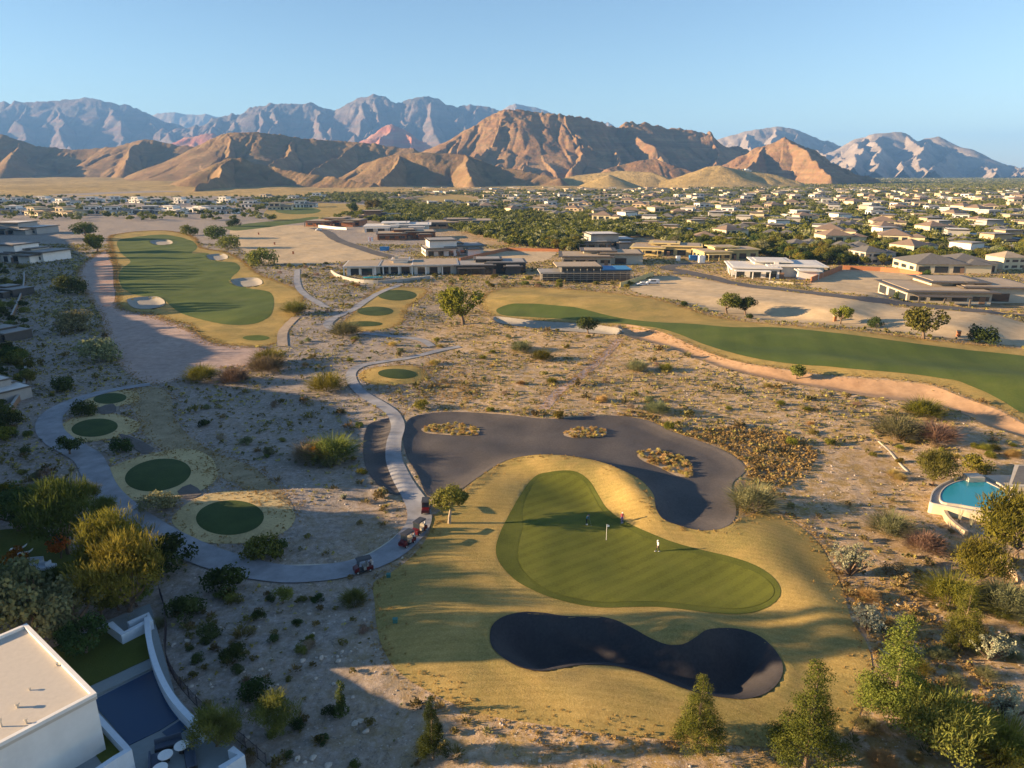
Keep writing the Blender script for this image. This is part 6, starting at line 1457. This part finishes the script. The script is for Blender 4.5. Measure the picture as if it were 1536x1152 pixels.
for px, py, r_, h in ((28, 1066, .16, .45), (41, 1090, .12, .5), (87, 1003, .12, .3), (4, 1095, .1, .9), (46, 1040, .1, .25)):
    p = WP(px, py, ZR - .2); b = MB(); b.tube([(p.x - B.x, p.y - B.y, ZR - .22), (p.x - B.x, p.y - B.y, ZR - .2 + h * .7)], r_ * .7, 10); b.disc(p.x - B.x, p.y - B.y, ZR - .2 + h * .7, ZR - .2 + h, r_ * 1.2, 12); b.build('roof_vent', M['w_greige'], home)
HOUSES.append((A.x, A.y, 12))
def slab(name, pts, z0, z1, mat, kind=None, label=None, cat=None, parent=None, zp=None):
    zz = z1 if zp is None else zp; P = [WP(a, b_, zz) for a, b_ in pts]; cx = sum(p.x for p in P) / len(P); cy = sum(p.y for p in P) / len(P)
    q = [(p.x - cx, p.y - cy) for p in P]; ar = sum(q[i][0] * q[(i + 1) % len(q)][1] - q[(i + 1) % len(q)][0] * q[i][1] for i in range(len(q)))
    if ar < 0: q = q[::-1]
    o = MB().prism(q, z0, z1).build(name, mat, parent); o.location = (cx, cy, 0)
    if kind: o['kind'] = kind
    if label: o['label'] = label
    if cat: o['category'] = cat
    return o
Y0 = max(gz(*hit(200, 1060)), gz(*hit(150, 1000)), gz(*hit(250, 1080))) + .25
deckm = mt('pale_paving', (.22, .25, .26), .8); lawnm = M['tee']
slab('yard_paving', [(60, 985), (150, 935), (225, 905), (240, 960), (262, 1040), (300, 1085), (368, 1135), (330, 1180), (180, 1240), (-60, 1240), (-60, 1100)], Y0 - 2.2, Y0, deckm, 'structure')
slab('lawn', [(78, 972), (150, 946), (165, 940), (182, 953), (216, 938), (222, 960), (229, 985), (132, 1030), (100, 1010)], Y0 - .5, Y0 + .05, M['collar'], 'structure')
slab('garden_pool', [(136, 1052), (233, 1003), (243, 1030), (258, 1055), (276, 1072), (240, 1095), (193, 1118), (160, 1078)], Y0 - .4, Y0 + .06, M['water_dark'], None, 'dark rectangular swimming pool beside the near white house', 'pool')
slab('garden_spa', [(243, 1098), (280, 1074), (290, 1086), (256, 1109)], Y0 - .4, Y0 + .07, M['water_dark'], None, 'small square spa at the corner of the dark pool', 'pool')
slab('planting_bed', [(128, 1086), (143, 1072), (186, 1126), (155, 1148), (133, 1118)], Y0 - .4, Y0 + .04, M['collar'], 'structure')
def wpath(name, label, cat, pts, z0, z1, th, mat, sub=5):
    q = catmull(pts, False, sub) if sub > 1 else np.array(pts, float); P = np.array([plane_hit(a, b_, z1) for a, b_ in q]); c0 = P.mean(0); P = P - c0
    tg = np.gradient(P, axis=0); tg /= np.linalg.norm(tg, axis=1)[:, None]; nm_ = np.stack([-tg[:, 1], tg[:, 0]], 1); b = MB(); vs = []; n = len(P)
    for k in range(n):
        for s, zz in ((-1, z0), (1, z0), (1, z1), (-1, z1)): vs.append((*(P[k] + nm_[k] * s * th / 2), zz))
    fs = [(k * 4 + j, (k + 1) * 4 + j, (k + 1) * 4 + (j + 1) % 4, k * 4 + (j + 1) % 4) for k in range(n - 1) for j in range(4)] + [(3, 2, 1, 0), tuple((n - 1) * 4 + j for j in range(4))]
    b.add(vs, fs); t = thing(name, label, cat, (c0[0], c0[1], 0)); b.build('wall', mat, t); return t
white_shade_blue = mt('shade_blued_plaster', (.54, .61, .68), .8)  # white plaster with the blue of the shade put into its colour
wpath('garden_wall', 'curved white wall sweeping around the lawn and dark pool', 'wall', [(220, 925), (222, 950), (228, 978), (237, 1005), (250, 1032), (266, 1055), (286, 1076), (306, 1094)], Y0 - 2, Y0 + 1.3, .55, white_shade_blue)
wpath('garden_wall', 'angular white bench wall at the far corner of the lawn', 'wall', [(164, 934), (184, 950), (221, 931)], Y0 - .5, Y0 + 1.2, .7, white_shade_blue, 1)
wpath('garden_wall', 'short white wall enclosing the small planter by the lawn', 'wall', [(192, 934), (222, 920), (226, 932)], Y0 - .5, Y0 + 1.1, .5, white_shade_blue, 1)
wpath('garden_wall', 'white wall between the house and the dark pool', 'wall', [(142, 1070), (165, 1095), (190, 1122)], Y0 - .4, Y0 + .9, .5, white_shade_blue, 1)
wpath('garden_wall', 'white corner wall at the foot of the curved wall', 'wall', [(330, 1152), (362, 1132), (346, 1122)], Y0 - .6, Y0 + .9, .6, white_shade_blue, 1)
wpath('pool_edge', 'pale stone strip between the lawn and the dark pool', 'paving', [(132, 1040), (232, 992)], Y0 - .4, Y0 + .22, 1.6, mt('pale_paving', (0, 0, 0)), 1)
wpath('garden_wall', 'tall white wall at the lower end of the planting bed', 'wall', [(196, 1122), (172, 1136), (148, 1152), (120, 1172)], Y0 - .4, Y0 + 2.2, .5, white_shade_blue, 1)
for px, py, lab in ((272, 1118, 'round white table next to the small spa'), (248, 1132, 'round white table nearest the planting bed'), (240, 1152, 'round white table cut by the bottom edge')):
    p = WP(px, py, Y0 + .7); t = thing('patio_table', lab, 'table', (p.x, p.y, Y0 + .002)); MB().tube([(0, 0, 0), (0, 0, .66)], [.3, .06], 10).build('leg', M['black_plastic'], t); MB().disc(0, 0, .66, .72, .62, 28).build('tabletop', M['white_paint'], t)
def sofa(px, py, rz, L, lab):
    p = WP(px, py, Y0 + .4); t = thing('outdoor_sofa', lab, 'sofa', (p.x, p.y, Y0 + .002), R(rz)); MB().box(-L / 2, -.45, 0, L / 2, .45, .28).build('base', M['black_plastic'], t); MB().box(-L / 2 + .05, -.4, .282, L / 2 - .05, .3, .42).build('cushion', mt('dark_cushion', (.06, .08, .12)), t); MB().box(-L / 2, .3, .282, L / 2, .45, .8).build('backrest', mt('dark_cushion', (.06, .08, .12)), t)
sofa(252, 1114, 25, 2.2, 'dark outdoor sofa between the spa and the tables'); sofa(232, 1142, 115, 2.0, 'dark outdoor sofa left of the round tables'); sofa(285, 1135, -60, 2.4, 'dark outdoor sofa right of the round tables')
# iron fence
q = [hit(a, b_) for a, b_ in catmull([(240, 893), (247, 915), (250, 945), (249, 985), (262, 1020), (290, 1055), (322, 1085), (360, 1115), (400, 1150)], False, 5)]
fz = thing('iron_fence', 'thin dark iron fence curving round the foot of the garden', 'fence', (0, 0, 0)); pts = [Vector((a, b_, gz(a, b_))) for a, b_ in q]; bm_ = MB(); ir = mt('iron', (.05, .04, .045))
for hh in (.12, 1.35): MB().tube([p + Vector((0, 0, hh)) for p in pts], .028, 4).build('rail', ir, fz)
pk = MB()
for a, c in zip(pts[:-1], pts[1:]):
    n = max(1, int((c - a).length / .16))
    for k in range(n): pk.box(*(a + (c - a) * k / n - Vector((.011, .011, -.05))), *(a + (c - a) * k / n + Vector((.011, .011, 1.4))))
pk.build('pickets', ir, fz)
for k in range(0, len(pts), 2): MB().tube([pts[k] - Vector((0, 0, .2)), pts[k] + Vector((0, 0, 1.55))], .045, 4).build('post', ir, fz)
# garden furniture in the trees
gl = slab('garden_lawn', [(-60, 800), (60, 790), (80, 815), (120, 830), (100, 870), (-60, 880)], -.6, .55, M['collar'], 'structure', zp=.5)
for px, py, lab in ((27, 822, 'white sun lounger on the small lawn, the farther of two'), (36, 829, 'white sun lounger on the small lawn, the nearer of two')):
    p = WP(px, py, .9); t = thing('sun_lounger', lab, 'sun lounger', (p.x, p.y, .552), R(20)); MB().box(-.95, -.33, .25, .5, .33, .34).build('bed', M['white_paint'], t); MB().add([(.5, -.33, .27), (.5, .33, .27), (1.05, .33, .62), (1.05, -.33, .62), (.5, -.33, .34), (.5, .33, .34), (1.02, .33, .68), (1.02, -.33, .68)], [(0, 1, 2, 3), (7, 6, 5, 4), (0, 3, 7, 4), (1, 5, 6, 2), (3, 2, 6, 7)]).build('backrest', M['white_paint'], t)
    for sx in (-.8, .4):
        for sy in (-.28, .28): MB().tube([(sx, sy, 0), (sx, sy, .25)], .025, 5).build('leg', M['steel'], t)
for px, py, rz, lab in ((50, 843, 10, 'pale garden sofa behind the orange tree'), (56, 851, 10, 'pale garden sofa in front of the other pale sofa'), (76, 848, 80, 'pale garden armchair beside the pale sofas')):
    p = WP(px, py, .9); L = 1.0 if 'armchair' in lab else 2.2; t = thing('garden_sofa', lab, 'sofa', (p.x, p.y, .552), R(rz)); MB().box(-L / 2, -.45, .05, L / 2, .45, .40).build('seat', white_shade_blue, t); MB().box(-L / 2, .3, .402, L / 2, .45, .85).build('backrest', white_shade_blue, t)
# ------------------------------------------------------------------ pool on the right
ZP = 1.5
out_ = [(1395, 749), (1398, 738), (1408, 728), (1424, 720), (1444, 714), (1462, 712), (1480, 714), (1512, 735), (1520, 770), (1470, 768), (1415, 758), (1396, 754)]
inn = [(1410, 745), (1413, 736), (1422, 728), (1437, 722), (1455, 719), (1472, 720), (1490, 728), (1508, 739), (1512, 766), (1470, 762), (1440, 757), (1415, 753)]
Pp = [WP(a, b_, ZP) for a, b_ in inn]; c0 = sum(Pp, Vector()) / len(Pp); g0 = gz(c0.x, c0.y)
rp = thing('raised_pool', 'turquoise curved swimming pool raised on a pale wall', 'pool', (c0.x, c0.y, 0))
def rel(pts, z): return [(WP(a, b_, z).x - c0.x, WP(a, b_, z).y - c0.y) for a, b_ in pts]
def ccw(q):
    ar = sum(q[i][0] * q[(i + 1) % len(q)][1] - q[(i + 1) % len(q)][0] * q[i][1] for i in range(len(q))); return q if ar > 0 else q[::-1]
co_, ci_ = [(p[0], p[1]) for p in catmull(rel(out_, ZP), True, 3)], [(p[0], p[1]) for p in catmull(rel(inn, ZP), True, 3)]
MB().prism(ccw(co_), g0 - 1, ZP - .35).build('wall', M['w_cream'], rp)
MB().prism(ccw([(a * .955, b_ * .955) for a, b_ in co_]), ZP - .35, ZP - .30).build('channel', M['w_grey'], rp)
n = len(co_); rg = MB()
def ring(o_, i_, z0, z1):
    n = len(o_); b = MB(); vs = [(x_, y_, z) for z in (z0, z1) for L in (o_, i_) for x_, y_ in L]; fs = []
    for k in range(n):
        k2 = (k + 1) % n; fs += [(2 * n + k, 2 * n + k2, 3 * n + k2, 3 * n + k), (k, k2, 2 * n + k2, 2 * n + k), (n + k2, n + k, 3 * n + k, 3 * n + k2)]
    return b.add(vs, fs)
ring([(a * 1.03, b_ * 1.03) for a, b_ in ci_], [(a * .99, b_ * .99) for a, b_ in ci_], ZP - .4, ZP + .05).build('coping', M['w_greige'], rp)
ring(co_, [(a * .965, b_ * .965) for a, b_ in co_], ZP - .36, ZP + .02).build('rim', M['w_greige'], rp)
MB().prism(ccw([(a * .992, b_ * .992) for a, b_ in ci_]), ZP - .32, ZP - .02).build('water', M['water'], rp)
def WB(px0, py0, w_, d_, z0, z1, mat, name, parent, rz=0): p = WP(px0, py0, z1); return MB().box(p.x - c0.x - w_ / 2, p.y - c0.y - d_ / 2, z0, p.x - c0.x + w_ / 2, p.y - c0.y + d_ / 2, z1, rz).build(name, mat, parent)
WB(1461, 713, 2.6, 1.8, 0, ZP + .8, M['w_greige'], 'spillway', rp)
ph = thing('pool_pavilion', 'flat roofed pool pavilion with a pale rim beside the turquoise pool', 'pavilion', (c0.x, c0.y, 0))
pa = WP(1513, 728, 3.6); pb = WP(1522, 697, 3.6); dx_ = Vector((1, .0, 0)); q = [(pa.x - c0.x, pa.y - c0.y), (pa.x + 16 - c0.x, pa.y - c0.y - 1), (pb.x + 16 - c0.x, pb.y - c0.y), (pb.x - c0.x, pb.y - c0.y)]
MB().prism(ccw(q), 3.3, 3.6).build('roof', M['w_greige'], ph); cx_ = sum(a for a, _ in q) / 4; cy_ = sum(b_ for _, b_ in q) / 4
MB().prism(ccw([(cx_ + (a - cx_) * .93, cy_ + (b_ - cy_) * .88) for a, b_ in q]), 3.602, 3.68).build('roof_panel', M['r_slate'], ph)
for a, b_ in q: MB().box(cx_ + (a - cx_) * .9 - .25, cy_ + (b_ - cy_) * .9 - .25, 0, cx_ + (a - cx_) * .9 + .25, cy_ + (b_ - cy_) * .9 + .25, 3.3).build('column', M['w_cream'], ph)
MB().prism(ccw(rel([(1478, 713), (1530, 712), (1560, 740), (1560, 790), (1515, 770), (1512, 735)], 1.35)), g0 - .8, 1.35).build('terrace', M['w_greige'], ph)
wall_line('garden_wall', 'wall', 'curved tan stone wall below the turquoise pool', [(1414, 762), (1418, 778), (1430, 792), (1448, 806)], 1.0, .5, M['w_tan'], None)
wall_line('garden_wall', 'wall', 'low tan wall at the right edge below the poolside tree', [(1500, 842), (1520, 862), (1545, 895)], 1.0, .5, M['w_tan'], None)

# ------------------------------------------------------------------ stones
def stone(seed):
    bm = bmesh.new(); bmesh.ops.create_icosphere(bm, subdivisions=2, radius=.5); r = random.Random(seed); o = [Vector((r.uniform(-1, 1), r.uniform(-1, 1), r.uniform(-1, 1))).normalized() for _ in range(9)]
    for v in bm.verts:
        for d in o:
            k = v.co.dot(d)
            if k > .36: v.co -= d * (k - .36)
        v.co.z *= .7
    me = bpy.data.meshes.new('boulder'); bm.to_mesh(me); bm.free(); me.materials.append(M['stone']); return me
M['stone'] = plain_mat('pale_stone', (.46, .40, .34), .95, .25, 3)
SM = [stone(k) for k in range(4)]; r = random.Random(8); GSn = 'pale boulders on the shaded slope by the garden fence'
for k in range(70):
    if k < 52: px, py = r.uniform(255, 560), r.uniform(900, 1150); lab = 'pale boulder on the shaded sandy slope beside the iron fence'; grp = GSn
    else: px, py = r.uniform(1290, 1530), r.uniform(780, 1130); lab = 'tan boulder in the golden scrub at the lower right'; grp = 'tan boulders in the golden scrub'
    x, y = hit(px, py)
    if near_sdf(YARD, np.array([x]), np.array([y]), .5)[0] > -.3: continue
    s_ = r.uniform(.35, .9); o = link('boulder', SM[k % 4], None, (x, y, gz(x, y) + .05 * s_)); o.scale = (s_, s_ * r.uniform(.6, 1), s_ * r.uniform(.6, 1)); o.rotation_euler = (0, 0, r.uniform(0, 6)); o['label'] = lab; o['category'] = 'boulder'; o['group'] = grp
# gravel: small stones on the open ground and along the path
b = np.random.RandomState(9); n = 15000; Yg = np.sqrt(b.rand(n) * (190 ** 2 - 44 ** 2) + 44 ** 2); Xg = (b.rand(n) * 2 - 1) * (.8 * Yg + 10)
k = free(Xg, Yg, 1, .2) & off_yards(Xg, Yg) & (b.rand(n) < .45 + .5 * fbm(Xg / 9, Yg / 9, 2)); Xg, Yg = Xg[k], Yg[k]
sv = np.array([(-.5, -.4, 0), (.5, -.45, 0), (.45, .5, 0), (-.4, .45, 0), (-.25, -.2, .45), (.2, -.25, .5), (.25, .2, .4), (-.2, .25, .5)], float)
gmesh = np_mesh('pebble', sv, np.array([(4, 5, 6, 7), (0, 1, 5, 4), (1, 2, 6, 5), (2, 3, 7, 6), (3, 0, 4, 7)]), M['stone'])
merged('gravel', 'loose pale stones scattered on the desert ground', np.column_stack([np.zeros(len(Xg)), Xg, Yg, ground_z(Xg, Yg) - .02, .10 + .28 * b.rand(len(Xg)) ** 3, b.rand(len(Xg)) * 6]), M['stone'], [gmesh])
